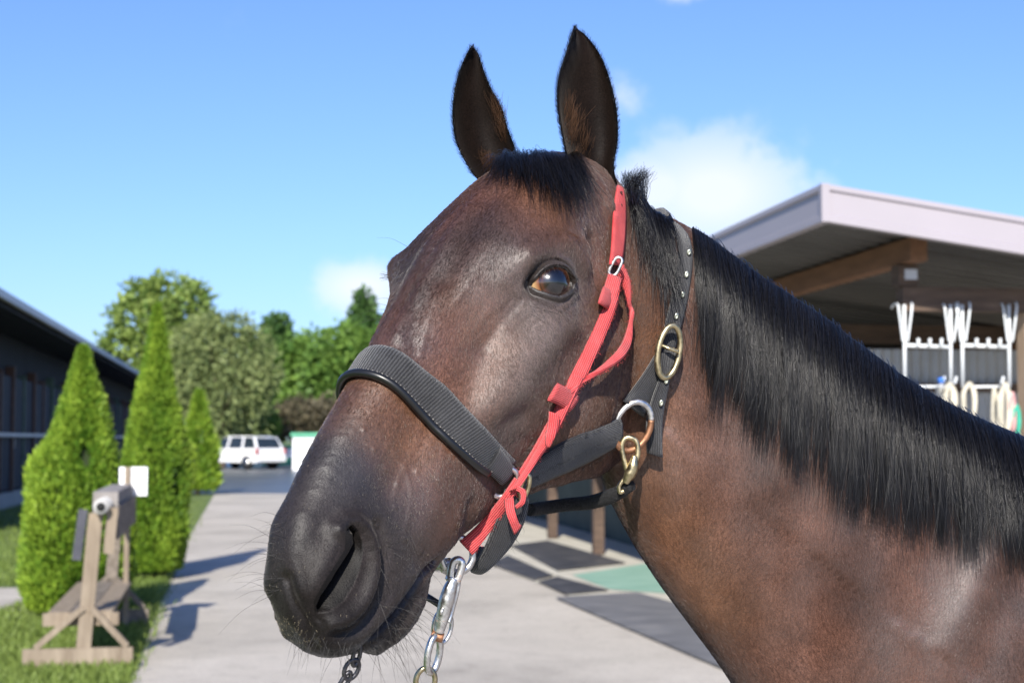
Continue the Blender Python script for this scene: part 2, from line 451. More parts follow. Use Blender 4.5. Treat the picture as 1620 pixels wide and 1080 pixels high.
# strokes that model the face: pixels, height mm, radius mm, mirrored to the other side
STROKES = [
 ([(742,328),(716,362),(692,408),(664,455),(645,490),(628,530)], 2.4, 9, 1),      # edge of the frontal bone
 ([(775,310),(752,350),(728,395),(705,440)], -2.6, 13, 1),
 ([(838,402),(860,388),(885,386),(908,397),(922,416)], 6.0, 15, 1),        # brow
 ([(800,440),(815,425),(832,412)], 2.0, 12, 1),
 ([(935,282),(950,300),(958,325)], 5.0, 14, 1), ([(905,270),(915,300)], -2.5, 8, 1), ([(890,380),(925,388),(935,396)], 2.5, 8, 1),
 ([(938,385),(946,415),(948,440)], -7.0, 15, 1),                            # hollow behind the brow
 ([(960,330),(965,380),(966,430),(955,480)], 3.0, 13, 1),
 ([(915,440),(920,470),(912,500)], -2.5, 11, 1),
 ([(835,470),(810,492),(785,520),(768,545)], -1.8, 8, 1),                   # tear trough
 ([(905,505),(870,535),(835,572),(805,612),(790,640)], 6.5, 22, 1),         # facial crest
 ([(800,662),(825,655)], -3.0, 13, 1),                                       # pit under the crest
 ([(765,560),(745,610),(730,650)], -3.0, 18, 1),
 ([(850,650),(885,670),(915,690)], 6.0, 38, 1),                             # cheek muscle
 ([(700,520),(690,560),(690,600)], 1.2, 18, 1),
 ([(985,480),(992,540),(988,600),(975,660)], -3.0, 10, 1),                  # behind the jaw
 ([(640,600),(610,660),(585,720),(560,780)], 1.6, 17, 1),                   # side of the nose
 ([(680,660),(650,710),(615,770)], -2.2, 16, 1),
 ([(700,730),(690,790),(665,840)], 2.2, 18, 1),
 ([(747,800),(735,850),(722,880)], -3.0, 12, 1),
 ([(640,470),(655,500),(650,540)], -1.6, 10, 0),
 ([(528,832),(545,820),(565,824),(581,844),(588,878),(584,912),(570,948),(546,972),(520,984)], 6.2, 8.5, 1),   # nostril rim
 ([(596,832),(605,860),(607,892),(601,930),(584,967),(556,994),(530,1000)], -4.0, 7.5, 1),
 ([(532,852),(516,882),(500,912),(488,935)], 4.5, 13, 1),
 ([(470,830),(460,870),(462,915)], 2.0, 16, 1),
 ([(487,955),(500,975),(520,992)], -2.0, 8, 1),
 ([(452,915),(462,945),(472,968),(484,990),(492,1015)], -4.2, 6, 0),           # groove of the upper lip
 ([(505,1008),(530,1014),(560,1006),(590,980),(620,945),(650,905)], 3.0, 9, 1),
 ([(655,960),(640,985),(615,1010),(592,1026)], 3.2, 8, 1),
]
VEINS = [([(655,585),(668,640),(665,690),(640,740),(622,790)], .9, 3.0), ([(700,600),(690,650),(700,700),(690,760)], .7, 3.0), ([(812,535),(800,520),(790,500),(770,490)], .6, 2.5),
         ([(640,640),(620,690),(596,735)], .8, 2.6), ([(600,690),(640,735),(650,790),(635,850)], .7, 2.6), ([(850,482),(872,488),(892,480),(903,468)], -.9, 1.6), ([(893,492),(905,478),(909,462)], -1.0, 1.6),
         ([(845,498),(825,512),(808,530)], -.6, 2.0), ([(855,505),(838,520)], -.5, 2.0), ([(905,245),(918,268),(930,285)], -1.5, 3), ([(895,262),(908,282),(925,300)], -1.2, 3)]
WRINK = [([(600,960),(612,935),(618,905)], -.8, 2.2), ([(615,955),(628,925),(632,895)], -.7, 2.2), ([(585,985),(600,965)], -.8, 2.2), ([(470,880),(478,915),(480,945)], -.7, 3), ([(640,925),(655,895),(668,870)], -.7, 2.4), ([(500,975),(520,990),(545,995)], -1.0, 2.6), ([(620,990),(640,965),(652,940)], -.8, 2.2),
         ([(812,470),(795,490),(775,505),(755,530)], -.9, 3.0), ([(830,478),(815,498),(795,520)], .8, 3.0), ([(760,400),(745,440),(720,480)], .8, 3.5), ([(690,470),(672,520),(665,560)], .9, 3.5), ([(880,560),(872,600),(850,640),(845,680)], .9, 3.2), ([(905,620),(890,600),(880,560)], .7, 3), ([(870,680),(850,700),(820,690)], -.8, 4)]
BUMPS = [(618,692),(590,712),(630,765),(625,800),(598,828),(660,745),(588,650),(575,680),(640,850),(665,870),(612,742),(650,905),(625,915),(602,862)]

def sculpt(me):
    V, E = get_arrays(me)
    h = to_head(V)
    join = smooth01((9 - h[:, 0]) / 8) * smooth01((h[:, 0] + 14) / 6)
    V = laplace(V, E, np.full(len(V), .5), 5)
    V = laplace(V, E, .5 * join, 26)
    me.vertices.foreach_set('co', V.ravel()); me.update()
    vis = mirror(V)
    refine(me, (h[:, 0] > 2) & (h[:, 2] > -33))
    V, E = get_arrays(me); U = to_px(mirror(V)); h = to_head(V)
    m = (h[:, 0] > 10) & (line_d(U, EYE_OPEN + EYE_OPEN[:1]) < 60) | ((poly_sd(U, EYE_OPEN) < 60) & (h[:, 0] > 10)) | ((h[:, 0] > 44) & (np.abs(h[:, 1]) > .5))
    refine(me, m)
    V, E = get_arrays(me); U = to_px(mirror(V)); h = to_head(V)
    m = ((poly_sd(U, EYE_OPEN) < 30) & (h[:, 0] > 10)) | ((h[:, 0] > 48) & (np.abs(h[:, 1]) > 2) & (poly_sd(U, [(520,815),(600,815),(610,900),(560,1000),(480,985),(490,900)]) < 6)) | ((h[:, 0] > 44) & (np.abs(h[:, 1]) > 1) & (line_d(U, [(574,1021),(600,995),(625,968),(650,935),(672,905),(692,888)]) < 14))
    refine(me, m)
    V, E = get_arrays(me)
    V = laplace(V, E, np.full(len(V), .4) * (to_head(V)[:, 0] > 0), 3)
    me.vertices.foreach_set('co', V.ravel()); me.update()
    cast = Caster(me)
    n0 = normals(me)
    Vm = mirror(V); h = to_head(V)
    D = np.zeros(len(V))
    hd = np.where(h[:, 0] > -8)[0]
    for pts, amp, rad, mi in STROKES:
        L = cast.line(pts, 14)
        d = line_d((Vm if mi else V)[hd], L)
        D[hd] += amp * .00125 * np.exp(-(d / (rad * .001)) ** 2)
    for pts, amp, rad in VEINS + WRINK:
        L = cast.line(pts, 26); d = line_d(Vm[hd], L)
        D[hd] += amp * .0008 * np.exp(-(d / (rad * .001)) ** 2)
    # neck: jugular groove, shoulder edge, muscle
    nk = np.where((h[:, 0] < 12) & (V[:, 1] < 2.2))[0]
    for pts, amp, rad in [([(1040,660),(1075,760),(1130,870),(1190,960),(1250,1060)], -5, 22), ([(1020,700),(1050,790),(1100,890),(1150,980),(1200,1070)], 5, 24), ([(1120,800),(1180,900),(1260,1000),(1320,1075)], -2.5, 30), ([(1640,800),(1590,860),(1555,910),(1530,960),(1500,1020),(1470,1075),(1440,1130)], 4.2, 20),
                          ([(1660,850),(1620,905),(1590,960),(1560,1020),(1535,1075),(1500,1130)], -3.5, 24), ([(1500,860),(1475,920),(1450,980),(1420,1060)], -3.5, 40), ([(1250,770),(1300,850),(1340,920)], 2.5, 40), ([(1180,620),(1190,680),(1220,760)], 3, 30), ([(1100,480),(1105,560),(1100,640)], 2.5, 20), ([(1010,420),(1030,520),(1030,600)], 5, 26)]:
        L = cast.line(pts, 14); d = line_d(V[nk], L)
        D[nk] += amp * .001 * np.exp(-(d / (rad * .001)) ** 2)
    dfe = np.linalg.norm(to_head(V) - np.array([20.5, -8.6, -1.8]), axis=1)
    D += .0065 * np.exp(-(dfe / 2.6) ** 2)
    V = V + n0 * D[:, None]
    for b in BUMPS:
        p, _ = cast.px(*b)
        d = np.linalg.norm(Vm - p, axis=1)
        V = V + n0 * (.0013 * np.exp(-(d / .0022) ** 2))[:, None]
    # nostrils
    U = to_px(Vm)
    left = [(536,840),(545,836),(553,842),(555,856),(546,872),(527,900),(514,922),(503,938),(498,955),(500,966)]
    right = [(534,836),(548,827),(562,836),(569,852),(571,871),(568,896),(559,922),(543,947),(521,963),(500,966)]
    fac = (n0 @ HY) * np.sign(h[:, 1])
    z = np.where((h[:, 0] > 50) & (fac > -.2) & (h[:, 2] > -13.5) & (np.abs(h[:, 1]) > 1.2))[0]
    sd = poly_sd(U[z], left + right[-2:0:-1])
    dl, dr = line_d(U[z], spline(left, 40)), line_d(U[z], spline(right, 40))
    a = dl / (dl + dr + 1e-6)
    dep = np.where(sd < 0, .026 * (1 - a) ** 1.4 * smooth01(-sd / 3.0), 0)
    side = np.sign(h[z, 1])
    V[z] += dep[:, None] * (-HY * side[:, None] * .85 - HX * .55)
    # mouth line
    ml = cast.line([(572,1023),(586,1010),(600,995),(625,968),(650,935),(672,905),(692,889)], 40)
    z = np.where((h[:, 0] > 42) & (h[:, 2] < -12))[0]
    d = line_d(Vm[z], ml)
    V[z] -= n0[z] * (.013 * np.exp(-(d / .0036) ** 2) + .003 * np.exp(-(d / .008) ** 2))[:, None]
    # eyes
    S, n = cast.px(874, 446)
    tc = CAM - S; tc /= np.linalg.norm(tc)
    ax = n * .55 + tc * .6; ax /= np.linalg.norm(ax)
    Ce = S - ax * .0215
    ch = to_head(Ce[None])[0]
    e1 = np.cross((0, 0, 1.0), ax); e1 /= np.linalg.norm(e1); e2 = np.cross(ax, e1)
    op = []
    for x, y in EYE_OPEN:                                       # the lid edge, in the plane across the eye
        d = ray(x, y); pl = Ce + ax * .017
        p = CAM + d * (((pl - CAM) @ ax) / (d @ ax)) - Ce
        op.append((p @ e1 * 1000, p @ e2 * 1000))
    rel = Vm - Ce; rr = np.linalg.norm(rel, axis=1)
    z = np.where((rr < .075) & (h[:, 0] > 6) & (rel @ ax > -.02))[0]
    A2 = np.stack([rel[z] @ e1, rel[z] @ e2], 1) * 1000; s = poly_sd(A2, op)     # mm from the lid edge
    up = smooth01((A2[:, 1] + 1) / 4)
    # height of the lid over the plane through the eye's centre: follows the ball, then runs out into the face
    rho = np.linalg.norm(A2, axis=1) / 1000
    lidr = EYE_R + .0008 + .0020 * smooth01(s / 3.0) + up * .0024 * np.exp(-((s - 3.5) / 2.0) ** 2) - (.0012 + .0012 * up) * np.exp(-((s - 7.5) / 1.6) ** 2)
    zt = np.sqrt(np.maximum(lidr ** 2 - np.minimum(rho, .0245) ** 2, 1e-6))
    zi = np.sqrt(np.maximum((EYE_R - .004) ** 2 - np.minimum(rho, .02) ** 2, 1e-6)) - .004
    hcur = np.einsum('ij,ij->i', rel[z], np.broadcast_to(ax, rel[z].shape))
    zt = np.where(s < 0, zi, zt)
    k = np.where(s < 0, 1.0, smooth01(1 - (s - 3) / 13.))
    # move along the eye's axis (mirrored for the other eye)
    dz = (zt - hcur) * k
    axh = RH.T @ (CAMB.T @ ax); axm = axh * np.array([1, -1, 1])
    ax2 = CAMB @ (RH @ axm)
    V[z] += np.where((h[z, 1] >= 0)[:, None], ax, ax2) * dz[:, None]
    sd = np.full(len(V), 99.); sd[z] = s
    global EYE_AX
    EYE_AX = (ax, ax2)
    wsm = .3 * ((rr < .05) & (sd > 1.0)) + .3 * ((h[:, 0] > 44) & (h[:, 0] < 64))
    V = laplace(V, E, wsm, 2)
    hh = to_head(V); wm = smooth01((hh[:, 0] - 45) / 10)
    hh[:, 1] = np.where(hh[:, 1] < 0, hh[:, 1] * (1 - .30 * wm), hh[:, 1]); hh[:, 0] -= .45 * smooth01((hh[:, 0] - 54) / 8) * smooth01((-hh[:, 1] + 2.5) / 4)
    hh[:, 2] -= .35 * wm
    V = headv(hh)
    me.vertices.foreach_set('co', V.ravel()); me.update()
    return ch
me = build_horse_base()
EYE_H = sculpt(me)
CAST = Caster(me)
print('HORSE VERTS', len(me.vertices), 'eye', EYE_H)

# ------------------------------------------------------------------ ears: cupped shells joined to the same mesh
NEAR_L = [(897,262),(893,235),(885,195),(881,158),(884,120),(896,82),(904,54),(909,44)]
NEAR_R = [(976,292),(971,262),(977,222),(976,180),(968,138),(952,92),(930,60),(912,45)]
FAR_L = [(766,292),(748,275),(724,232),(716,190),(718,150),(727,112),(740,82),(746,74)]
FAR_R = [(822,262),(816,238),(803,203),(793,170),(776,138),(764,108),(757,86),(749,75)]
def ear(Lp, Rp, dl, dr, cup, fold):
    """left and right outline in pixels, depth of each edge; the shell is hollow towards the horse's front"""
    n, m = 34, 19
    L = spline(Lp, n); Rr = spline(Rp, n)
    V = []; F = []
    for layer in (0, 1):
        for i in range(n):
            u = i / (n - 1)
            a = at(*L[i], dl); b = at(*Rr[i], dr)
            wd = np.linalg.norm(b - a)
            ex = (b - a) / (wd + 1e-9)
            for j in range(m):
                v = j / (m - 1)
                p = a + (b - a) * v
                prof = math.sin(math.pi * v) ** .7
                dp = cup * wd * prof * (1 - .35 * u)
                q = p + FWD * dp
                # inner fold of the edge towards the middle of the hollow
                q = q - FWD * fold * wd * (math.exp(-(v / .16) ** 2) * .6 + math.exp(-((1 - v) / .12) ** 2) * .4) * (1 - u)
                if layer:
                    nn = FWD * prof - ex * (0.5 - v) * -0.9
                    th = .0035 * (math.sin(math.pi * v) ** .5) * min(1, (1 - u) * 5 + .15)
                    q = q + (FWD * .8 + ex * (v - .5) * .7) * th
                V.append(q)
    k = n * m
    for i in range(n - 1):
        for j in range(m - 1):
            p = i * m + j
            F.append((p, p + m, p + m + 1, p + 1))
            F.append((k + p, k + p + 1, k + p + m + 1, k + p + m))
    for i in range(n - 1):
        F.append((i * m, k + i * m, k + i * m + m, i * m + m)); p = i * m + m - 1
        F.append((p, p + m, k + p + m, k + p))
    return np.array(V), F
def tomesh_join(me, parts):
    bm = bmesh.new(); bm.from_mesh(me)
    for V, F in parts:
        vs = [bm.verts.new(tuple(v)) for v in V]
        for f in F:
            try: bm.faces.new([vs[i] for i in f])
            except ValueError: pass
    n_body = len(me.vertices)
    bm.to_mesh(me); bm.free(); me.update()
    return n_body
EARS = [ear(NEAR_L, NEAR_R, 1.735, 1.775, .42, .12), ear(FAR_L, FAR_R, 1.80, 1.815, .40, .10)]
N_BODY = tomesh_join(me, EARS)
EAR_CAST = [BVHTree.FromPolygons([Vector(v) for v in V], F) for V, F in EARS]

# ------------------------------------------------------------------ coat, eyes, hair
def coat_colours():
    V, E = get_arrays(me); h = to_head(V); Vm = mirror(V); U = to_px(Vm)
    n = len(V)
    brown = np.array([.066, .030, .020]); dark = np.array([.017, .014, .0135]); grey = np.array([.085, .066, .060]); rust = np.array([.115, .052, .025]); blk = np.array([.010, .0085, .008])
    C = np.tile(brown, (n, 1))
    def mix(c, f):
        nonlocal C
        f = np.clip(f, 0, 1)[:, None]; C = C * (1 - f) + c * f
    r = np.random.default_rng(5)
    # rusty under the jaw, behind the cheek and on the lower neck
    def near(line, rad, V3=None):
        L = CAST.line(line, 12); return np.exp(-(line_d(Vm, L) / rad) ** 2)
    onneck = smooth01((4 - h[:, 0]) / 6)
    mix(rust, .75 * near([(965,560),(970,640),(930,720),(880,745)], .055))
    mix(rust, .65 * near([(1010,480),(1020,560),(1010,640),(1030,760),(1080,870),(1130,960)], .05))
    mix(rust, .55 * near([(640,640),(600,700),(640,700)], .04))
    mix(rust, .40 * near([(720,520),(680,580),(760,600)], .05))
    mix(rust, .45 * near([(930,330),(880,330)], .04))
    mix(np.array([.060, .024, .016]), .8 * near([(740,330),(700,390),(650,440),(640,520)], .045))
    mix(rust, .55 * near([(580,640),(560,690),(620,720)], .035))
    mix(grey, .75 * near([(800,690),(840,600),(870,555),(850,500)], .036) * (1 - onneck))  # grey sheen of the sunlit cheek, painted into the coat colour
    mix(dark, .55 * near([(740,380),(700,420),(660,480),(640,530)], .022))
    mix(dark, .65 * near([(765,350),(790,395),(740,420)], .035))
    mix(grey, .9 * near([(838,452),(876,446),(905,446)], .034))
    mix(dark, .95 * near([(838,455),(855,432),(876,424),(900,430),(906,445),(893,466),(865,464),(840,455)], .0125))
    mix(dark, .97 * smooth01((h[:, 0] - 41.5 - .16 * (h[:, 2] + 8) * -1) / 9))
    mix(blk, .7 * smooth01((h[:, 0] - 57) / 5))
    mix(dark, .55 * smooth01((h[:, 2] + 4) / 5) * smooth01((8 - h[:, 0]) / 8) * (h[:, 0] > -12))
    nn = np.where(np.arange(n) >= N_BODY)[0]
    C[nn] = np.array([.007, .0045, .0035])
    def lump(f, seed):
        q = np.random.default_rng(seed); o_ = np.zeros(n)
        for _ in range(7):
            k = q.normal(0, 1, 3); k /= np.linalg.norm(k); o_ += np.sin(V @ k * f * (.6 + .9 * q.random()) + 6.28 * q.random() + 1.3 * np.sin(V @ q.normal(0, 1, 3) * f * .7))
        return o_ / 3.0
    big_ = lump(34, 1) * .6 + lump(80, 2) * .4
    C *= np.clip(1 + .30 * big_, .5, 1.6)[:, None]
    C[nn] = np.array([.007, .0045, .0035])
    crest_sheen = near([(905,505),(870,535),(835,572),(805,612)], .03)
    C = C * (1 - .25 * crest_sheen[:, None]) + np.array([.075, .06, .055]) * .25 * crest_sheen[:, None]  # more of the cheek's sheen, painted as paler grey along the facial crest
    mix(blk * .6, 1.0 * ((h[:, 0] > 49) & (poly_sd(U, [(549,830),(564,838),(572,856),(573,874),(569,898),(558,924),(541,950),(519,964),(499,967),(497,950),(514,920),(546,870)]) < 1)))
    global COAT_C, PATCH
    COAT_C = C; PATCH = lump(30, 3) * .6 + lump(70, 4) * .5
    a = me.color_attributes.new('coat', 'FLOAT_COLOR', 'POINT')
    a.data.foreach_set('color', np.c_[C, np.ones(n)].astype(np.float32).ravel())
    sk = np.clip(smooth01((h[:, 0] - 46) / 8), 0, 1)
    sk = np.maximum(sk, near([(838,455),(855,432),(876,424),(900,430),(906,445),(893,466),(865,464),(840,455)], .008))
    gl = np.ones(n); gl[nn] = .12; gl *= 1 - .5 * smooth01((h[:, 0] - 46) / 8); gl[:N_BODY] *= np.clip(1 + .55 * PATCH[:N_BODY], .35, 1.9)
    b = me.attributes.new('gloss', 'FLOAT', 'POINT'); b.data.foreach_set('value', gl.astype(np.float32))
    global GLOSS
    GLOSS = gl
    b = me.attributes.new('skin', 'FLOAT', 'POINT'); b.data.foreach_set('value', sk.astype(np.float32))
coat_colours()
def coat_material():
    m, t, b = mat_new('coat')
    at_ = N(t, 'ShaderNodeAttribute', attribute_name='coat'); sk = N(t, 'ShaderNodeAttribute', attribute_name='skin')
    tc = N(t, 'ShaderNodeTexCoord')
    fine = N(t, 'ShaderNodeTexNoise', Scale=620.0, Detail=3.0, Roughness=.7)
    mid = N(t, 'ShaderNodeTexNoise', Scale=38.0, Detail=5.0, Roughness=.6)
    big = N(t, 'ShaderNodeTexNoise', Scale=7.0, Detail=3.0)
    for n_ in (fine, mid, big): t.links.new(tc.outputs['Object'], n_.inputs['Vector'])
    def mul(a, lo, hi, f0=.3, f1=.7):
        mr = N(t, 'ShaderNodeMapRange'); mr.inputs['From Min'].default_value = f0; mr.inputs['From Max'].default_value = f1
        mr.inputs['To Min'].default_value = lo; mr.inputs['To Max'].default_value = hi
        t.links.new(a, mr.inputs['Value']); return mr.outputs[0]
    x = N(t, 'ShaderNodeMath', operation='MULTIPLY'); t.links.new(mul(fine.outputs['Fac'], .45, 1.7), x.inputs[0]); t.links.new(mul(mid.outputs['Fac'], .8, 1.22), x.inputs[1])
    y = N(t, 'ShaderNodeMath', operation='MULTIPLY'); t.links.new(x.outputs[0], y.inputs[0]); t.links.new(mul(big.outputs['Fac'], .66, 1.35), y.inputs[1])
    vm = N(t, 'ShaderNodeVectorMath', operation='SCALE'); t.links.new(at_.outputs['Color'], vm.inputs[0]); t.links.new(y.outputs[0], vm.inputs['Scale'])
    t.links.new(vm.outputs[0], b.inputs['Base Color'])
    rg = N(t, 'ShaderNodeMix'); rg.inputs['A'].default_value = .44; rg.inputs['B'].default_value = .46
    t.links.new(sk.outputs['Fac'], rg.inputs['Factor']); t.links.new(rg.outputs['Result'], b.inputs['Roughness'])
    gls = N(t, 'ShaderNodeAttribute', attribute_name='gloss'); gm = N(t, 'ShaderNodeMath', operation='MULTIPLY'); gm.inputs[1].default_value = .6
    t.links.new(gls.outputs['Fac'], gm.inputs[0]); t.links.new(gm.outputs[0], b.inputs['Specular IOR Level'])
    b.inputs['Sheen Weight'].default_value = .10; b.inputs['Sheen Roughness'].default_value = .35
    b.inputs['Sheen Tint'].default_value = (1, .93, .88, 1)
    bp = N(t, 'ShaderNodeBump', Strength=.5, Distance=.0008); t.links.new(fine.outputs['Fac'], bp.inputs['Height'])
    bp2 = N(t, 'ShaderNodeBump', Strength=.22, Distance=.003); t.links.new(mid.outputs['Fac'], bp2.inputs['Height']); t.links.new(bp.outputs[0], bp2.inputs['Normal'])
    t.links.new(bp2.outputs[0], b.inputs['Normal'])
    return m
horse = empty('horse', (1.2, BY, 0))
tag(horse, 'dark bay horse in a black halter, head turned to face the path', 'horse')
me.materials.append(coat_material())
me.polygons.foreach_set('use_smooth', np.ones(len(me.polygons), bool))
me.name = 'body'
body = bpy.data.objects.new('body', me)
def under(o, root):
    """parent keeping world placement"""
    o.parent = root; o.matrix_parent_inverse = Matrix.Translation(root.location).inverted() if root.rotation_euler.z == 0 else (Matrix.Translation(root.location) @ Matrix.Rotation(root.rotation_euler.z, 4, 'Z')).inverted()
    return o
link(body); under(body, horse)

def eye_material():
    m, t, b = mat_new('eye')
    tc = N(t, 'ShaderNodeTexCoord'); sp = N(t, 'ShaderNodeSeparateXYZ'); t.links.new(tc.outputs['Object'], sp.inputs[0])
    # z is the gaze axis in units of the radius
    r1 = ramp(t, [(0, (.30, .17, .075)), (.55, (.42, .27, .13)), (.70, (.20, .07, .03)), (.745, (.030, .010, .006)), (.80, (.06, .017, .008)), (.86, (.020, .007, .005)), (.93, (.004, .003, .004)), (1, (.003, .003, .005))])
    dv = N(t, 'ShaderNodeMath', operation='DIVIDE'); dv.inputs[1].default_value = EYE_R
    t.links.new(sp.outputs['Z'], dv.inputs[0]); t.links.new(dv.outputs[0], r1.inputs[0])
    t.links.new(r1.outputs[0], b.inputs['Base Color'])
    b.inputs['Roughness'].default_value = .22
    b.inputs['Coat Weight'].default_value = 1.0; b.inputs['Coat Roughness'].default_value = .01; b.inputs['Coat IOR'].default_value = 1.5
    return m
EYEM = eye_material()
def eyeball(c, gaze):
    V = []; F = []; n, m_ = 40, 24
    for i in range(m_ + 1):
        a = math.pi * (i + .01) / (m_ + .02)
        bulge = 1 + .055 * math.exp(-(a / .48) ** 4)
        for k in range(n):
            b = 2 * math.pi * k / n
            V.append((EYE_R * math.sin(a) * math.cos(b) * bulge, EYE_R * math.sin(a) * math.sin(b) * bulge, EYE_R * math.cos(a) * bulge))
    for i in range(m_):
        for k in range(n): F.append((i * n + k, (i + 1) * n + k, (i + 1) * n + (k + 1) % n, i * n + (k + 1) % n))
    F.append(tuple(range(n))); F.append(tuple(m_ * n + n - 1 - k for k in range(n)))
    o = mesh_obj('eye', V, F, EYEM, None, True)
    q = Vector(gaze).to_track_quat('Z', 'Y')
    o.matrix_world = Matrix.Translation(Vector(c)) @ q.to_matrix().to_4x4()
    inv = Matrix.Translation(horse.location).inverted()
    o.parent = horse; o.matrix_parent_inverse = inv
    return o
EC = head(*EYE_H)
gz = EYE_AX[0] + RGT * .16 + UPV * .02; gz /= np.linalg.norm(gz)
eyeball(EC + EYE_AX[0] * .0006, gz)
g2 = headv([[0, 0, 0]])[0]; gh = RH.T @ (CAMB.T @ gz); gz2 = CAMB @ (RH @ (gh * np.array([1, -1, 1])))
eyeball(head(EYE_H[0], -EYE_H[1], EYE_H[2]) + EYE_AX[1] * .0006, gz2)

def hair_mat(name, colour, rough=.35, spec=.6):
    m, t, b = mat_new(name)
    hi = N(t, 'ShaderNodeHairInfo')
    r = ramp(t, [(0, tuple(c * .55 for c in colour)), (.8, colour), (1, tuple(c * 2.2 for c in colour))])
    t.links.new(hi.outputs['Random'], r.inputs[0]); t.links.new(r.outputs[0], b.inputs['Base Color'])
    b.inputs['Roughness'].default_value = rough; b.inputs['Specular IOR Level'].default_value = spec
    return m
FUR_N = int(os.environ.get('FUR_N', '240000'))
def fur():
    """short coat hairs over the parts of the body in view"""
    me.calc_loop_triangles()
    T = np.empty(len(me.loop_triangles) * 3, np.int64); me.loop_triangles.foreach_get('vertices', T); T = T.reshape(-1, 3)
    V, E = get_arrays(me); Nv = normals(me)
    c = V[T].mean(1); n = Nv[T].mean(1); tc = CAM - c; tc /= np.linalg.norm(tc, axis=1)[:, None]
    px = to_px(c); h = to_head(c)
    ar = np.linalg.norm(np.cross(V[T[:, 1]] - V[T[:, 0]], V[T[:, 2]] - V[T[:, 0]]), axis=1)
    ok = (np.einsum('ij,ij->i', n, tc) > -.25) & (px[:, 0] < 1720) & (px[:, 1] < 1150) & (c[:, 1] < 2.15)
    # none on the eye's inside, in the nostrils
    ec = head(*EYE_H); ok &= np.linalg.norm(c - ec, axis=1) > .031
    ok &= ~((h[:, 0] > 50) & (poly_sd(px, [(545,824),(578,842),(578,880),(566,925),(540,965),(495,975),(490,945),(515,900),(545,860)]) < 2))
    w_ = ar * ok * np.where(h[:, 0] > 50, .55, 1.0)
    r = np.random.default_rng(9)
    i = r.choice(len(T), FUR_N, p=w_ / w_.sum())
    b = r.dirichlet((1, 1, 1), FUR_N)
    P = np.einsum('ij,ijk->ik', b, V[T[i]]); Q = np.einsum('ij,ijk->ik', b, Nv[T[i]]); Q /= np.linalg.norm(Q, axis=1)[:, None]
    hc_ = to_head(P)
    onhead = smooth01((hc_[:, 0] + 2) / 8)[:, None]
    Fh = HX * .75 - HZ * .45 + HY * .1; Fn = -UPV * .9 + RGT * .45
    ear = (i >= 0) & (T[i, 0] >= N_BODY)
    Fd = Fh * onhead + Fn * (1 - onhead)
    Fd[ear] = UPV * 1.0
    # whorls: the flow wanders slowly over the body
    ph = np.sin(P * 23.0 @ np.array([[1.0, .3, .6], [.2, 1.1, -.7], [-.5, .8, .9]])) * .22
    Fd = Fd + ph + r.normal(0, .16, (FUR_N, 3))
    Fd -= Q * np.einsum('ij,ij->i', Fd, Q)[:, None]; Fd /= np.linalg.norm(Fd, axis=1)[:, None] + 1e-9
    ln = (.0036 + .0024 * r.random(FUR_N)) * np.where(hc_[:, 0] > 44, .6, 1.0)
    ln = np.where(ear, .0055, ln)
    lift = .13 + .12 * r.random(FUR_N)
    t = np.array([0, .4, .75, 1.0])
    S = P[:, None] - Q[:, None] * .0003 + Fd[:, None] * (ln[:, None] * t)[..., None] + Q[:, None] * ((ln * lift)[:, None] * np.sqrt(t + .02))[..., None]
    o = hair_obj('coat_hair', S, .00011, .00004, None, horse)
    at_ = o.data.attributes.new('coat', 'FLOAT_COLOR', 'CURVE')
    C = COAT_C[T[i]].mean(1) * (.6 + .9 * r.random(FUR_N) ** 1.5)[:, None]
    pu = to_px(P)                                                   # chaff and dried feed on the lips
    du = np.maximum.reduce([.40 * np.exp(-(line_d(pu, [(440,985),(450,1002)]) / 13) ** 2), .42 * np.exp(-(line_d(pu, [(470,985),(490,1008)]) / 16) ** 2), .12 * np.exp(-(line_d(pu, [(500,955),(540,968)]) / 9) ** 2), .05 * np.exp(-(line_d(pu, [(590,1015),(640,975)]) / 14) ** 2), .012 * (hc_[:, 0] > 40)])
    hit = r.random(FUR_N) < du
    C[hit] = np.array([.26, .22, .15]) * (.5 + .8 * r.random(hit.sum()))[:, None]
    at_.data.foreach_set('color', np.c_[C, np.ones(FUR_N)].astype(np.float32).ravel())
    m, tt, b_ = mat_new('coat_hair')
    a_ = N(tt, 'ShaderNodeAttribute', attribute_name='coat')
    tt.links.new(a_.outputs['Color'], b_.inputs['Base Color'])
    g_ = N(tt, 'ShaderNodeAttribute', attribute_name='gloss'); gm = N(tt, 'ShaderNodeMath', operation='MULTIPLY'); gm.inputs[1].default_value = .62
    tt.links.new(g_.outputs['Fac'], gm.inputs[0]); tt.links.new(gm.outputs[0], b_.inputs['Specular IOR Level'])
    ga = o.data.attributes.new('gloss', 'FLOAT', 'CURVE'); ga.data.foreach_set('value', GLOSS[T[i]].mean(1).astype(np.float32))
    b_.inputs['Roughness'].default_value = .36
    o.data.materials.append(m)
HAIR = hair_mat('mane_hair', (.0065, .006, .0068), .30, .36)
WHISK = hair_mat('whisker_hair', (.02, .017, .015), .5)
TUFT = hair_mat('ear_hair', (.085, .042, .022), .6, .3)
def hair_obj(name, S, r0, r1, mat, parent, kind='stuff'):
    """S: strands, points, 3 -> one hair object"""
    S = np.asarray(S, np.float32); n, k = S.shape[:2]
    hc = bpy.data.hair_curves.new(name)
    hc.add_curves([k] * n)
    hc.points.foreach_set('position', S.reshape(-1))
    rad = np.linspace(r0, r1, k, dtype=np.float32)[None, :] * np.ones((n, 1), np.float32)
    ra = hc.attributes.get('radius') or hc.attributes.new('radius', 'FLOAT', 'POINT')
    ra.data.foreach_set('value', rad.ravel())
    if mat is not None: hc.materials.append(mat)
    o = bpy.data.objects.new(name, hc); col.objects.link(o)
    under(o, parent)
    if kind: o['kind'] = kind
    return o
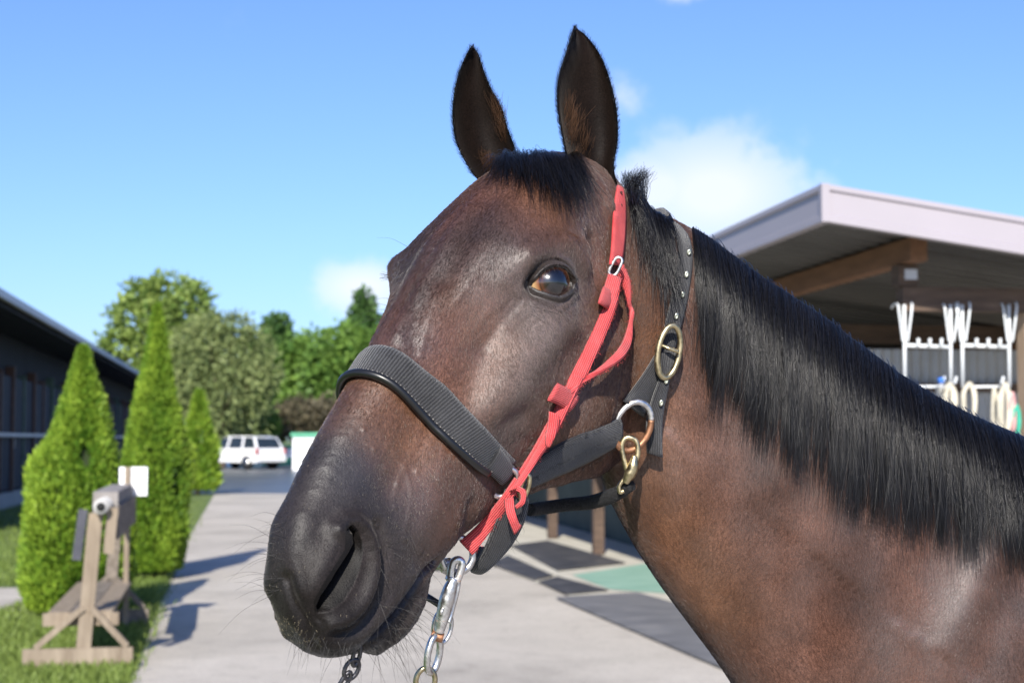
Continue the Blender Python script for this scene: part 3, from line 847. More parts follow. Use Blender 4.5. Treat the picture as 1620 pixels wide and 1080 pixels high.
def sheet(roots, tips, ns, nt, sag=0.0):
    """grid of surface points and normals between root pixels and tip pixels"""
    A = spline(roots, ns); B = spline(tips, ns)
    P = np.zeros((ns, nt, 3)); Q = np.zeros((ns, nt, 3))
    for i in range(ns):
        dl = None
        for j in range(nt):
            t = j / (nt - 1); x, y = A[i] * (1 - t) + B[i] * t
            p, n = CAST.px(x, y)
            if p is None:
                # above the silhouette: nearest surface
                p0 = at(x, y, dl if dl else 1.88)
                p, n = CAST.near(p0)
            P[i, j] = p; Q[i, j] = n
            dl = (p - CAM) @ FWD
    for _ in range(3):
        Q[:, 1:-1] = (Q[:, :-2] + Q[:, 1:-1] * 2 + Q[:, 2:]) / 4; Q[1:-1] = (Q[:-2] + 2 * Q[1:-1] + Q[2:]) / 4
        P[:, 1:-1] = (P[:, :-2] + P[:, 1:-1] * 2 + P[:, 2:]) / 4
    Q /= np.linalg.norm(Q, axis=2)[..., None]
    return P, Q
def mane(P, Q, n, k, lift, spread, tipnoise, rng, lenvar=.3, rise=.0, clumps=160, lmin=.45):
    ns, nt = P.shape[:2]
    s = rng.random(n) * (ns - 1)
    cl = rng.random(clumps) * (ns - 1)
    ci = np.abs(s[:, None] - cl[None]).argmin(1)
    cofs = rng.normal(0, 1, (clumps, 3)); clen = rng.normal(0, 1, clumps)
    ln = np.clip(1 - np.abs(rng.normal(0, lenvar, n)) - .10 * np.abs(clen[ci]), lmin, 1.12)
    out = np.zeros((n, k, 3))
    ph = rng.random(n) * 6.28; am = rng.normal(0, 1, n); lay = rng.random(n) ** .7
    for j in range(k):
        t = j / (k - 1) * ln
        tt = np.clip(t, 0, .9999) * (nt - 1)
        ss = s + (cl[ci] - s) * .75 * smooth01(t * 1.1) + spread * am * t + .35 * np.sin(ph + 3 * t) * t
        ss = np.clip(ss, 0, ns - 1.001)
        i0 = ss.astype(int); fi = (ss - i0)[:, None]; j0 = np.minimum(tt.astype(int), nt - 2); fj = (tt - j0)[:, None]
        def bil(G): return (G[i0, j0] * (1 - fi) + G[i0 + 1, j0] * fi) * (1 - fj) + (G[i0, j0 + 1] * (1 - fi) + G[i0 + 1, j0 + 1] * fi) * fj
        p = bil(P); q = bil(Q)
        tc = t[:, None]
        up = lift * (.15 + .85 * np.sin(np.clip(t, 0, 1) * math.pi * .62)) * lay + .0025
        p = p + q * up[:, None] + cofs[ci] * tc ** 1.5 * .007 + np.stack([am * .0, am * 0, am * 0], 1)
        p = p + rng.normal(0, 1, (n, 3)) * 0
        p[:, 2] += rise * np.sin(np.clip(t * 1.6, 0, 1) * math.pi) * lay
        p = p + (np.stack([np.sin(ph * 3), np.cos(ph * 5), np.sin(ph * 7)], 1) * (tipnoise * t ** 1.6)[:, None])
        out[:, j] = p
    return out
if FUR_N: fur()
g = np.random.default_rng(21)
def crest_px(L):
    out = []
    for x, y in L:
        yy = y + 30
        while yy > y - 90 and CAST.px(x, yy)[0] is not None: yy -= 2
        out.append((x, yy + 4.0))
    return out
P_, Q_ = sheet(crest_px([tuple(q) for q in spline([(1092,360),(1118,380),(1150,410),(1240,464),(1330,520),(1420,586),(1490,638),(1560,668),(1640,700),(1730,730)], 46)]), [(1108,610),(1135,655),(1185,715),(1275,795),(1380,860),(1465,885),(1535,905),(1600,920),(1660,940),(1760,960)], 90, 16)
MANE = np.concatenate([mane(P_, Q_, 12500, 12, .018, .5, .006, g, lenvar=.34, rise=.012, clumps=130), mane(P_, Q_, 3500, 12, .022, 1.6, .016, g, lenvar=.34, rise=.014, clumps=200)])
# flyaway hairs along the crest
FLY = mane(P_, Q_, 420, 10, .05, 2.5, .03, g, lenvar=.35, rise=.016, clumps=400)
# behind the ears and in front of the halter
P_, Q_ = sheet([(982,290),(1000,290),(1018,300),(1040,330),(1058,345)], [(1008,430),(1025,480),(1046,520),(1054,500),(1060,450)], 30, 12)
BEH = mane(P_, Q_, 1150, 10, .014, 1.4, .018, g, lenvar=.45, rise=.012, clumps=16, lmin=.25)
hair_obj('mane', np.concatenate([np.pad(BEH, ((0, 0), (0, 2), (0, 0)), 'edge') if 0 else np.concatenate([BEH, BEH[:, -1:] + (BEH[:, -1:] - BEH[:, -2:-1]) * .3, BEH[:, -1:] + (BEH[:, -1:] - BEH[:, -2:-1]) * .6], 1), MANE,
         np.concatenate([FLY, FLY[:, -1:] + (FLY[:, -1:] - FLY[:, -2:-1]) * .5, FLY[:, -1:] + (FLY[:, -1:] - FLY[:, -2:-1])], 1)]), .00022, .00007, HAIR, horse)
# forelock
P_, Q_ = sheet([(794,246),(818,230),(850,222),(880,222),(900,238)], [(776,300),(815,318),(868,348),(905,378),(938,335)], 30, 12)
FL = mane(P_, Q_, 2400, 10, .015, 1.8, .018, g, lenvar=.40, rise=.006, clumps=46, lmin=.22)
hair_obj('forelock', FL, .00021, .00006, HAIR, horse)
# the tuft that stands up behind the ears, under the halter
tu = []
for i in range(420):
    a = at(990 + 34 * g.random(), 318 + 14 * g.random(), 1.83 + .03 * g.normal())
    b = at(985 + 42 * (i / 420) + 6 * g.normal(), 272 + 5 * g.normal() + (4 if i < 210 else 0), 1.83 + .03 * g.normal())
    c = (a + b) / 2 + np.array([.004 * g.normal() - .003, 0, .004])
    tu.append(spline([a, c, b], 8))
hair_obj('mane_tuft', np.array(tu), .00022, .00008, HAIR, horse)
# ear fringe and tufts
fr = []
for (Lp, Rp, dl, dr), sg in (((NEAR_L, NEAR_R, 1.735, 1.775), 1), ((FAR_L, FAR_R, 1.80, 1.815), -1)):
    for side, (line, dep) in enumerate(((Lp, dl), (Rp, dr))):
        L = spline(line, 260)
        for i in range(20, 259):
            if g.random() < .9:
                for q in range(2):
                    x, y = L[i]; tx, ty = L[i] - L[i - 8]; nl = math.hypot(tx, ty) + 1e-6; tx /= nl; ty /= nl
                    ox = -1 if side == 0 else 1
                    ln = 5 + 5 * g.random()
                    a = at(x - ox * 3, y, dep + .004 * g.normal()); b = at(x + ox * ln * .45 + tx * ln * .8 + g.normal(), y + ty * ln * .8 + g.normal() * 2, dep + .004 * g.normal())
                    fr.append(spline([a, (a + b) / 2 + np.array([ox * .0006, 0, 0]), b], 4))
hair_obj('ear_fringe', np.array(fr), .00013, .00004, HAIR, horse)
tf = []
for k, (x0, y0, x1, y1, dep, nn) in enumerate([(905,232,898,165,1.745,170), (925,240,915,190,1.755,70), (800,225,784,165,1.806,150), (790,262,765,245,1.80,120), (782,272,770,262,1.80,60), (908,250,925,288,1.735,50)]):
    for i in range(nn):
        t = g.random(); x = x0 + (x1 - x0) * t + 5 * g.normal(); y = y0 + (y1 - y0) * t + 3 * g.normal()
        h_ = EAR_CAST[0 if x > 860 else 1].ray_cast(Vector(CAM), Vector(ray(x, y)).normalized())
        a = np.array(h_[0]) if h_[0] is not None else at(x, y, dep)
        b = a - FWD * (.006 + .006 * g.random()) + UPV * (.012 + .008 * g.random()) * (1 if k != 3 else .2) + RGT * (.006 * (1 if x > 860 else -1) * g.random() + .003 * g.normal())
        tf.append(spline([a, (a + b) / 2 - FWD * .002, b], 5))
hair_obj('ear_tuft', np.array(tf), .00014, .00005, TUFT, horse)
# eyelashes, whiskers
el = []
for i in range(46):
    t = i / 45; L = spline([(850,441),(861,428),(873,423),(888,424),(900,432),(907,441)], 46)
    p, n_ = CAST.px(*(L[i] + np.array([0, -1.5])))
    if p is None: continue
    d = EYE_AX[0] * .55 - UPV * .25 + RGT * (.45 * (t - .2)) + NR.normal(0, .12, 3)
    b = p + d * (.006 + .008 * t + .003 * NR.random())
    el.append(spline([p, (p + b) / 2 + UPV * .0006, b - UPV * .0015], 5))
for i in range(16):
    p = at(619 + 2 * NR.random(), 436 + 8 * NR.random(), 1.76)
    b = p + (-RGT * (.008 + .006 * NR.random()) + UPV * (.006 * NR.random() - .001) - FWD * .004)
    el.append(spline([p, (p + b) / 2 + UPV * .0008, b], 5))
hair_obj('eyelash', np.array(el), .00022, .00006, WHISK, horse)
wk = []
def whisk(x, y, n, length, d0, spread=.35, dn=.5):
    for i in range(n):
        p, nn = CAST.px(x + 9 * NR.normal(), y + 7 * NR.normal())
        if p is None: continue
        d = nn * dn + RGT * d0[0] + UPV * d0[1] - FWD * d0[2] + NR.normal(0, spread, 3); d /= np.linalg.norm(d)
        ln = length * (.4 + .8 * NR.random())
        b = p + d * ln - UPV * ln * .18
        m_ = p + d * ln * .55
        wk.append(spline([p, m_, b], 7))
for x, y in [(600,1012),(615,1000),(630,985),(640,970),(655,950),(585,1022),(625,1000)]: whisk(x, y, 11, .045, (.35, -.6, .0))
for x, y in [(470,1005),(490,1012),(515,1022),(540,1022),(560,1015)]: whisk(x, y, 8, .03, (-.1, -.7, .1))
for x, y in [(436,880),(437,910),(440,935),(445,850),(450,830)]: whisk(x, y, 5, .045, (-.8, .1, .0), .25)
for x, y in [(620,870),(600,900),(640,830),(590,940),(650,880),(600,960)]: whisk(x, y, 3, .04, (.1, -.5, .3), .4, .4)
for x, y in [(690,895),(680,905)]: whisk(x, y, 5, .03, (.5, -.3, .2))
for x, y in [(872,490),(850,486),(890,488)]: whisk(x, y, 3, .045, (.2, -.5, .2), .4, .4)
for x, y in [(635,372),(640,385)]: whisk(x, y, 2, .05, (-.8, .4, .0), .2)
for x, y in [(627,490),(625,480)]: whisk(x, y, 2, .05, (-.8, -.3, .0), .2)
hair_obj('whisker', np.array(wk), .00017, .00004, WHISK, horse)

# ------------------------------------------------------------------ tack: halter, red headstall with bit, lead
def web_mat(name, c0, c1, rib=420.0, rough=.85, ribdir=0, bump=.6, sheen=.25, fade=None):
    m, t, b = mat_new(name)
    uv = N(t, 'ShaderNodeUVMap'); uv.uv_map = 'uv'
    wv = N(t, 'ShaderNodeTexWave', Scale=rib, Distortion=1.2, Detail=2.0); wv.inputs['Detail Scale'].default_value = 3.0
    wv.bands_direction = 'X' if ribdir == 0 else 'Y'
    t.links.new(uv.outputs[0], wv.inputs[0])
    ns = N(t, 'ShaderNodeTexNoise', Scale=900.0, Detail=4.0); tc = N(t, 'ShaderNodeTexCoord'); t.links.new(tc.outputs['Object'], ns.inputs['Vector'])
    nb = N(t, 'ShaderNodeTexNoise', Scale=55.0, Detail=5.0); t.links.new(tc.outputs['Object'], nb.inputs['Vector'])
    ad = N(t, 'ShaderNodeMath', operation='MULTIPLY'); t.links.new(wv.outputs['Fac'], ad.inputs[0]); t.links.new(ns.outputs['Fac'], ad.inputs[1])
    a2 = N(t, 'ShaderNodeMath', operation='MULTIPLY_ADD'); t.links.new(nb.outputs['Fac'], a2.inputs[0]); a2.inputs[1].default_value = .6; t.links.new(ad.outputs[0], a2.inputs[2])
    r = ramp(t, [(.25, c0), (.85, c1)]); t.links.new(a2.outputs[0], r.inputs[0]); t.links.new(r.outputs[0], b.inputs['Base Color'])
    bp = N(t, 'ShaderNodeBump', Strength=bump, Distance=.0015); t.links.new(ad.outputs[0], bp.inputs['Height']); t.links.new(bp.outputs[0], b.inputs['Normal'])
    b.inputs['Roughness'].default_value = rough; b.inputs['Sheen Weight'].default_value = sheen; b.inputs['Specular IOR Level'].default_value = .25
    return m
BLACKWEB = web_mat('black_webbing', (.006, .006, .007), (.046, .045, .046), 100.0, .8, 0, 1.0)
BLACKWEB2 = web_mat('black_twill_webbing', (.008, .008, .010), (.040, .040, .044), 150.0, .85, 1, .9)
REDWEB = web_mat('red_webbing', (.38, .030, .034), (.70, .115, .115), 150.0, .9, 1, 1.0, .1)
m_, t_, b_ = mat_new('black_leather'); b_.inputs['Base Color'].default_value = (.008, .008, .008, 1); b_.inputs['Roughness'].default_value = .33
LEATHER = m_
def metal(name, c, rough, rust=None):
    m, t, b = mat_new(name)
    b.inputs['Metallic'].default_value = 1.0; b.inputs['Roughness'].default_value = rough; b.inputs['Base Color'].default_value = (*c, 1)
    tc = N(t, 'ShaderNodeTexCoord'); ns = N(t, 'ShaderNodeTexNoise', Scale=120.0, Detail=6.0, Roughness=.7); t.links.new(tc.outputs['Object'], ns.inputs['Vector'])
    r = ramp(t, [(.35, tuple(x * .7 for x in c)), (.6, c)] + ([(.66, rust), (.8, rust)] if rust else [])); t.links.new(ns.outputs['Fac'], r.inputs[0]); t.links.new(r.outputs[0], b.inputs['Base Color'])
    r2 = ramp(t, [(.4, (rough,) * 3), (.75, (min(1, rough + .35),) * 3)]); t.links.new(ns.outputs['Fac'], r2.inputs[0]); t.links.new(r2.outputs[0], b.inputs['Roughness'])
    if rust:
        r3 = ramp(t, [(.6, (1, 1, 1)), (.68, (.2, .2, .2))]); t.links.new(ns.outputs['Fac'], r3.inputs[0]); t.links.new(r3.outputs[0], b.inputs['Metallic'])
    return m
STEEL = metal('worn_steel', (.70, .69, .68), .30, (.40, .24, .16))
BRASS = metal('worn_brass', (.50, .42, .26), .30)
RUSTY = metal('rusty_iron', (.42, .22, .13), .5, (.30, .13, .07))
DARKIRON = metal('dark_iron', (.10, .10, .11), .4)

def surf_edge(px, lift, n, depth=None):
    if lift is None: lift = 0.0
    """edge curve given in pixels, laid on the horse with a lift (m) above the coat"""
    L = spline(px, n); lf = np.interp(np.linspace(0, 1, n), np.linspace(0, 1, len(lift)), lift) if np.ndim(lift) else np.full(n, lift)
    P = np.zeros((n, 3)); Q = np.zeros((n, 3)); ok = np.zeros(n, bool)
    for i, (x, y) in enumerate(L):
        p, q = CAST.px(x, y)
        if p is not None: P[i] = p; Q[i] = q; ok[i] = True
    D = np.where(ok, (P - CAM) @ FWD, np.nan); idx = np.arange(n)
    if depth is not None: D = np.interp(np.linspace(0, 1, n), np.linspace(0, 1, len(depth)), depth); ok[:] = True
    else: D = np.interp(idx, idx[ok], D[ok])
    for _ in range(4): D[1:-1] = (D[:-2] + 2 * D[1:-1] + D[2:]) / 4
    return np.array([at(x, y, d - l) for (x, y), d, l in zip(L, D, lf)])
def ribbon(A, B, th, name, mat, parent, across=5, crown=.0, smooth=True, face=None):
    """strap between two edge curves, with thickness th on the far side of the outward normal and UVs in metres"""
    A = np.asarray(A); B = np.asarray(B); n = len(A)
    T = np.gradient((A + B) / 2, axis=0); W = B - A
    Nn = np.cross(T, W); Nn /= np.linalg.norm(Nn, axis=1)[:, None] + 1e-12
    tocam = CAM - (A + B) / 2
    if face is None:
        if np.sum(np.einsum('ij,ij->i', Nn, tocam)) < 0: Nn = -Nn
    elif np.sum(Nn @ np.asarray(face)) < 0: Nn = -Nn
    for _ in range(3): Nn[1:-1] = (Nn[:-2] + 2 * Nn[1:-1] + Nn[2:]) / 4
    Nn /= np.linalg.norm(Nn, axis=1)[:, None]
    prof = []                                                     # (v, offset) round the section
    for k in range(across + 1):
        v = k / across; prof.append((v, crown * math.sin(math.pi * v) + (0 if 0 < k < across else -th * .25)))
    for k in range(across, -1, -1):
        v = k / across; prof.append((v, -th + (0 if 0 < k < across else th * .25)))
    m = len(prof); V = []; UV = []
    s = np.r_[0, np.cumsum(np.linalg.norm(np.diff((A + B) / 2, axis=0), axis=1))]
    for i in range(n):
        wl = np.linalg.norm(W[i])
        for v, o in prof:
            V.append(A[i] + W[i] * v + Nn[i] * o); UV.append((s[i], v * wl))
    F = []
    for i in range(n - 1):
        for k in range(m): F.append((i * m + k, i * m + (k + 1) % m, (i + 1) * m + (k + 1) % m, (i + 1) * m + k))
    F.append(tuple(range(m - 1, -1, -1))); F.append(tuple((n - 1) * m + k for k in range(m)))
    o = mesh_obj(name, V, F, mat, None, smooth)
    uv = o.data.uv_layers.new(name='uv')
    li = np.empty(len(o.data.loops), np.int64); o.data.loops.foreach_get('vertex_index', li)
    uv.data.foreach_set('uv', np.array(UV, np.float32)[li].ravel())
    bmx = bmesh.new(); bmx.from_mesh(o.data); bmesh.ops.recalc_face_normals(bmx, faces=bmx.faces); bmx.to_mesh(o.data); bmx.free()
    if parent is not None: under(o, parent)
    return o
def tube_part(pts, r, name, mat, parent, n=12, closed=False, samples=None):
    P = spline(pts, samples or 8 * len(pts), closed)
    if np.ndim(r): r = np.interp(np.linspace(0, 1, len(P)), np.linspace(0, 1, len(r)), r)
    o = MB().tube(P, r, n, True, closed).build(name, mat, None, True)
    return under(o, parent)
def ring_px(cx, cy, rx, ry, dep, rot=0, tilt=0.0, n=18, a0=0, a1=360):
    """points of an oval in pixels about a centre; tilt swings it in depth"""
    out = []
    for k in range(n):
        a = math.radians(a0 + (a1 - a0) * k / (n if a1 - a0 == 360 else n - 1))
        x, y = rx * math.cos(a), ry * math.sin(a); c, s = math.cos(math.radians(rot)), math.sin(math.radians(rot))
        out.append(at(cx + c * x - s * y, cy + s * x + c * y, dep + tilt * x / FPX * dep))
    return out
def fuzz(Ls, name, parent, n, ln, mat, spread=.6):
    S = []
    for L in Ls:
        P = spline(L, 200)
        for i in range(n):
            k = NR.integers(0, 199); p = P[k]
            d = NR.normal(0, spread, 3) - UPV * .4 - FWD * .3; d /= np.linalg.norm(d)
            l_ = ln * (.3 + NR.random()); S.append(spline([p, p + d * l_ * .5 + NR.normal(0, l_ * .12, 3), p + d * l_], 5))
    return hair_obj(name, np.array(S), .00010, .00004, mat, parent)

def sdep(x, y, default=1.6):
    p, _ = CAST.px(x, y)
    return (p - CAM) @ FWD if p is not None else default

# ---- halter
halter = empty('halter', (0, 1.6, 1.5)); tag(halter, 'black webbing halter with padded noseband and brass fittings on horse', 'halter')
up_px = [(595,545),(619,547),(644,560),(672,583),(709,612),(740,645),(769,676),(798,710),(817,729)]
lo_px = [(585,592),(598,595),(624,609),(648,633),(684,672),(721,708),(747,732),(760,742),(776,752)]
NB = 44
upE = surf_edge(up_px, .007, NB); loE = surf_edge(lo_px, .009, NB)
def mirror_curve(P, k0):
    h = to_head(P); h[:, 1] *= -1; return headv(h)
# carry the band over the nose to the far cheek
hu = to_head(upE); hl = to_head(loE)
def over(hE):
    """continue an edge from its first point (near the midline) across to the mirrored far side"""
    far = hE.copy(); far[:, 1] *= -1
    far = far[np.where(far[:, 1] < -.6)[0]][::-1]
    near = hE[np.where(hE[:, 1] > .6)[0]]
    mid = np.array([[near[0, 0], 0, max(near[0, 2], far[-1, 2]) + .25]])
    return headv(spline(np.vstack([far[::4], mid, near[::4], near[-1:]]), 96))
def drape(P, lift):
    out = []
    for p in P:
        q, n = CAST.near(p); out.append(q + n * lift)
    out = np.array(out)
    for _ in range(3): out[1:-1] = (out[:-2] + 2 * out[1:-1] + out[2:]) / 4
    return out
UE = drape(over(hu), .0055); LE = drape(over(hl), .0062)
nose = ribbon(UE, LE, .005, 'noseband', BLACKWEB, halter, 7, .0006, face=None if False else CAMB @ (RH @ np.array([.2, .35, 1.])))
pp = LE * .985 + UE * .015
tube_part(pp[::3], .0040, 'piping', LEATHER, halter, 10, samples=120).parent = nose; bpy.data.objects['piping'].matrix_parent_inverse = Matrix()
# stitches along the piping
st = MB(); q = spline(LE * .86 + UE * .14, 150)
for i in range(2, 148, 2):
    nn = CAM - q[i]; nn /= np.linalg.norm(nn)
    st.tube([q[i] + nn * .0022, q[i] * .45 + q[i + 1] * .55 + nn * .0022], .0005, 5)
so_ = st.build('stitching', noise_mat('grey_thread', [(.3, (.12, .11, .10)), (.7, (.3, .28, .25))], 200), None); so_.parent = nose; so_['kind'] = 'stuff'
# near-side ring of the noseband
dd = sdep(795, 760)
tube_part(ring_px(798, 763, 17, 25, dd - .002, 38, .3), .0028, 'square_ring', STEEL, halter, 10, True, 40)
tube_part(ring_px(830, 770, 6, 20, dd - .002, 16, .2), .0024, 'loop_ring', BRASS, halter, 10, True, 40)
fold_u = surf_edge([(792,707),(808,726),(818,742)], .013, 10); fold_l = surf_edge([(770,742),(784,756),(796,768)], .014, 10)
ribbon(fold_u, fold_l, .005, 'noseband_fold', BLACKWEB, halter, 5, .001)
# cheek piece
cu = surf_edge([(818,752),(838,738),(870,716),(905,697),(945,680),(984,663)], [.012, .012, .009, .008, .010, .014], 40); cl = surf_edge([(826,776),(846,772),(880,757),(915,742),(950,724),(985,703)], [.012, .011, .010, .010, .012, .016], 40)
ribbon(cu, cl, .006, 'cheek_strap', BLACKWEB2, halter, 6, .0012)
e0_ = cu * .5 + cl * .5 - FWD * .001
fuzz([cl, cl, cu, UE, e0_, e0_], 'frayed_edge', halter, 160, .006, HAIR)
# throat ring, crown strap, tail
dt = sdep(1003, 668)
tube_part(ring_px(1001, 674, 27, 40, dt - .036, 22, .3, 20, 150, 330), .0036, 'throat_ring', STEEL, halter, 10, False, 40)
tube_part(ring_px(1001, 674, 27, 40, dt - .036, 22, .3, 20, -30, 150), .0037, 'throat_ring', RUSTY, halter, 10, False, 40)
e1 = surf_edge([(990,634),(1010,605),(1030,574),(1046,545),(1056,505),(1066,459),(1074,413),(1075,383),(1064,360),(1046,345)], [.018, .016, .016, .015, .012, .010, .008, .008, .008, .008], 60)
e2 = surf_edge([(1022,660),(1036,632),(1050,600),(1066,560),(1078,519),(1090,464),(1097,413),(1093,378),(1078,356),(1054,341)], [.018, .016, .016, .015, .012, .010, .008, .008, .008, .008], 60)
ribbon(e1, e2, .0045, 'crown_strap', BLACKWEB2, halter, 5, .0008)
# over the poll to the far side
c0 = e1[-1]; c1 = e2[-1]
oth = [(c0 + c1) / 2 + v for v in (np.zeros(3), np.array([-.008, .02, .010]), np.array([-.016, .05, .008]), np.array([-.022, .085, -.012]), np.array([-.026, .11, -.06]), np.array([-.03, .12, -.14]))]
oc = spline(oth, 24); ww = (c1 - c0) * .55 + np.array([.006, 0, .004])
ribbon(oc - ww * .9, oc + ww * .9, .0045, 'crown_strap', BLACKWEB2, halter, 4, .0005, face=(0, -.3, 1))
t1 = surf_edge([(1044,560),(1046,593),(1034,628),(1025,658),(1023,690),(1024,716)], [.024, .022, .024, .026, .024, .022], 26); t2 = surf_edge([(1076,552),(1064,590),(1056,625),(1050,658),(1048,690),(1049,724)], [.024, .022, .024, .026, .024, .022], 26)
ribbon(t1, t2, .0045, 'strap_end', BLACKWEB2, halter, 5, .0008)
FELT = noise_mat('black_felt', [(.3, (.006, .006, .007)), (.7, (.028, .028, .031))], 300, .95, .8, 700)
EYL = metal('brass_eyelet', (.72, .74, .60), .35)
for x, y, lf in [(1090,399,.012),(1086,434,.013),(1080,466,.014),(1070,500,.015),(1054,602,.026),(1046,637,.029)]:
    d = sdep(x, y) - lf
    tube_part(ring_px(x, y, 1.6, 3.6, d, 12, .3, 12), .0014, 'eyelet', EYL, halter, 8, True, 20)
db = sdep(1058, 555) - .028
tube_part(ring_px(1058, 556, 17, 42, db, 10, .5), .0034, 'buckle', BRASS, halter, 12, True, 48)
tube_part([at(1044, 545, db - .002), at(1058, 551, db - .006), at(1073, 556, db - .003)], .0022, 'buckle_tongue', BRASS, halter, 8); bt = bpy.data.objects['buckle_tongue']; bt.parent = bpy.data.objects['buckle']; bt.matrix_parent_inverse = Matrix()
# throat snap and throat strap
ds = dt - .038
tube_part([at(*p, ds) for p in [(992,742),(986,722),(984,702),(992,692),(1006,697),(1009,716),(1004,734),(996,746)]], .0032, 'snap_hook', BRASS, halter, 10, False, 60)
tube_part([at(1004, 720, ds - .002), at(1000, 742, ds - .002), at(992, 758, ds - .002), at(989, 764, ds - .002)], [.0032, .0062, .0066, .0035], 'snap_body', BRASS, halter, 12, False, 24)
tube_part([at(987, 758, ds), at(980, 768, ds), at(981, 778, ds), at(987, 776, ds)], .0024, 'snap_swivel', BRASS, halter, 8)
thr = [at(999, 766, ds + .004), at(972, 782, ds + .02), at(935, 794, ds + .05), at(895, 798, ds + .06), at(860, 803, ds + .04), at(838, 806, ds + .0)]
tube_part(thr, [.007, .0085, .008, .0075, .0075, .007], 'throat_strap', FELT, halter, 12)
fuzz([thr, thr, thr], 'frayed_edge', halter, 420, .011, HAIR)
# strap under the chin
k1 = [at(x, y, d) for x, y, d in [(800,775,dd - .004),(786,822,dd + .0),(768,868,dd + .012),(748,900,dd + .03),(742,900,dd + .07),(752,870,dd + .11)]]
k2 = [at(x, y, d) for x, y, d in [(838,772,dd + .0),(834,815,dd + .004),(812,862,dd + .018),(772,905,dd + .036),(760,903,dd + .08),(778,872,dd + .12)]]
ribbon(spline(k1, 30), spline(k2, 30), .006, 'chin_strap', BLACKWEB2, halter, 6, .001)
fuzz([k2[:4], k1[1:4]], 'frayed_edge', halter, 60, .006, HAIR)

# ---- red headstall
hs = empty('bridle', (0, 1.6, 1.5)); tag(hs, 'faded red webbing headstall with a ring bit in the mouth', 'bridle')
def red(name, L, Rr, lift, n=40, th=.003, crown=.0006, depth=None, across=5):
    return ribbon(surf_edge(L, lift, n, depth), surf_edge(Rr, lift, n, depth), th, name, REDWEB, hs, across, crown)
red('crown_strap', [(978,292),(974,320),(971,360),(969,395),(966,418)], [(988,299),(992,325),(992,360),(989,395),(984,420)], [.010, .011, .012, .014, .016], 26)
cheekL = [(962,432),(950,470),(928,525),(905,580),(882,630),(856,685),(830,730),(792,786),(757,828),(727,856)]
cheekR = [(984,440),(975,484),(958,530),(932,586),(908,632),(880,688),(852,728),(820,775),(788,824),(748,878)]
def sd_(x, y, l): return sdep(x, y) - l
RD = [sd_(970, 440, .013), sd_(962, 478, .014), sd_(942, 528, .013), sd_(918, 583, .012), sd_(894, 632, .012), sd_(866, 688, .013), sd_(838, 730, .018)]
dq = sdep(712, 872) - .020
RD += [min(RD[-1] * .67 + dq * .33, sdep(800, 764) - .020), min(RD[-1] * .33 + dq * .67, sdep(770, 815, 9) - .014), dq - .003]
red('cheek_strap', cheekL, cheekR, None, 70, .0032, .0008, depth=RD)
# second layer of the strap lying on the first
red('cheek_strap_fold', [(905,592),(886,632),(862,684),(836,728),(805,776)], [(924,598),(904,636),(880,684),(852,724),(822,768)], None, 40, .003, .0012, depth=[RD[3] - .003, RD[4] - .004, RD[5] - .004, RD[6] - .004, RD[7] - .003])
# the loose end: a narrow twisted strap bowing behind the cheek
lp = surf_edge([(980,424),(992,450),(997,490),(994,530),(980,562),(950,588),(920,606),(898,626)], [.014, .020, .024, .026, .026, .024, .020, .016], 60)
wv = np.array([RGT * .0045 * math.cos(.35 * i * .25) + UPV * .0050 * math.sin(.9 + .05 * i) for i in range(60)])
ribbon(lp - wv - FWD * .001, lp + wv, .0045, 'loose_strap', REDWEB, hs, 4, .0012)
fuzz([lp, lp + wv, lp - wv, surf_edge(cheekL, None, 60, RD), surf_edge(cheekR, None, 60, RD)], 'frayed_edge', hs, 260, .004, hair_mat('red_thread', (.55, .07, .07), .8, .2))
for L_, R_, lf in [([(868,634),(884,640),(902,652)], [(884,606),(900,614),(918,628)], .019), ([(948,478),(960,486),(972,496)], [(956,452),(968,458),(981,466)], .018)]:
    ribbon(surf_edge(L_, lf, 10), surf_edge(R_, lf, 10), .003, 'keeper', REDWEB, hs, 4, .001)
red('strap_end', [(868,650),(866,672),(862,694),(864,706)], [(886,656),(882,680),(875,698),(870,708)], None, 16, depth=[RD[5] - .008, RD[5] - .010, RD[6] - .010, RD[6] - .009])
red('strap_end', [(797,790),(800,812),(808,832),(814,846)], [(812,786),(814,806),(820,824),(826,832)], None, 16, depth=[RD[7] - .006, RD[7] - .016, RD[7] - .018, RD[7] - .012])
red('strap_end', [(815,776),(822,780),(822,792),(814,800)], [(820,768),(832,776),(831,795),(818,806)], None, 14, depth=[RD[7] - .004, RD[7] - .006, RD[7] - .006, RD[7] - .004])
db2 = sdep(975, 418) - .023
tube_part([at(*p, db2) for p in [(963,430),(975,408),(984,413),(973,435)]], .0018, 'buckle', STEEL, hs, 8, True, 30)
EYD = noise_mat('strap_hole', [(0, (.03, .004, .004)), (1, (.06, .008, .008))])
for x, y in [(983,305),(983,325),(982,346),(981,368)]:
    d = sdep(x, y) - .0135
    tube_part(ring_px(x, y, 1.2, 1.7, d, 0, 0, 8), .0007, 'hole', EYD, hs, 6, True, 12)
# bit
dm = sdep(712, 872) - .020
tube_part(ring_px(723, 877, 25, 28, dm, 0, .35, 20), .0036, 'bit_ring', STEEL, hs, 12, True, 56)
tube_part([at(678, 890, dm + .05), at(692, 893, dm + .018), at(704, 892, dm + .004), at(712, 890, dm - .001)], [.006, .0065, .0075, .0055], 'mouthpiece', STEEL, hs, 12, False, 24)
tube_part([at(697, 893, dm), at(704, 900, dm), at(711, 907, dm)], [.004, .005, .003], 'mouthpiece_collar', STEEL, hs, 10)
tube_part([at(640, 925, dm + .05), at(662, 936, dm + .03), at(680, 946, dm + .008), at(697, 957, dm)], [.0035, .0036, .0036, .0036], 'chin_bar', DARKIRON, hs, 10, False, 24)

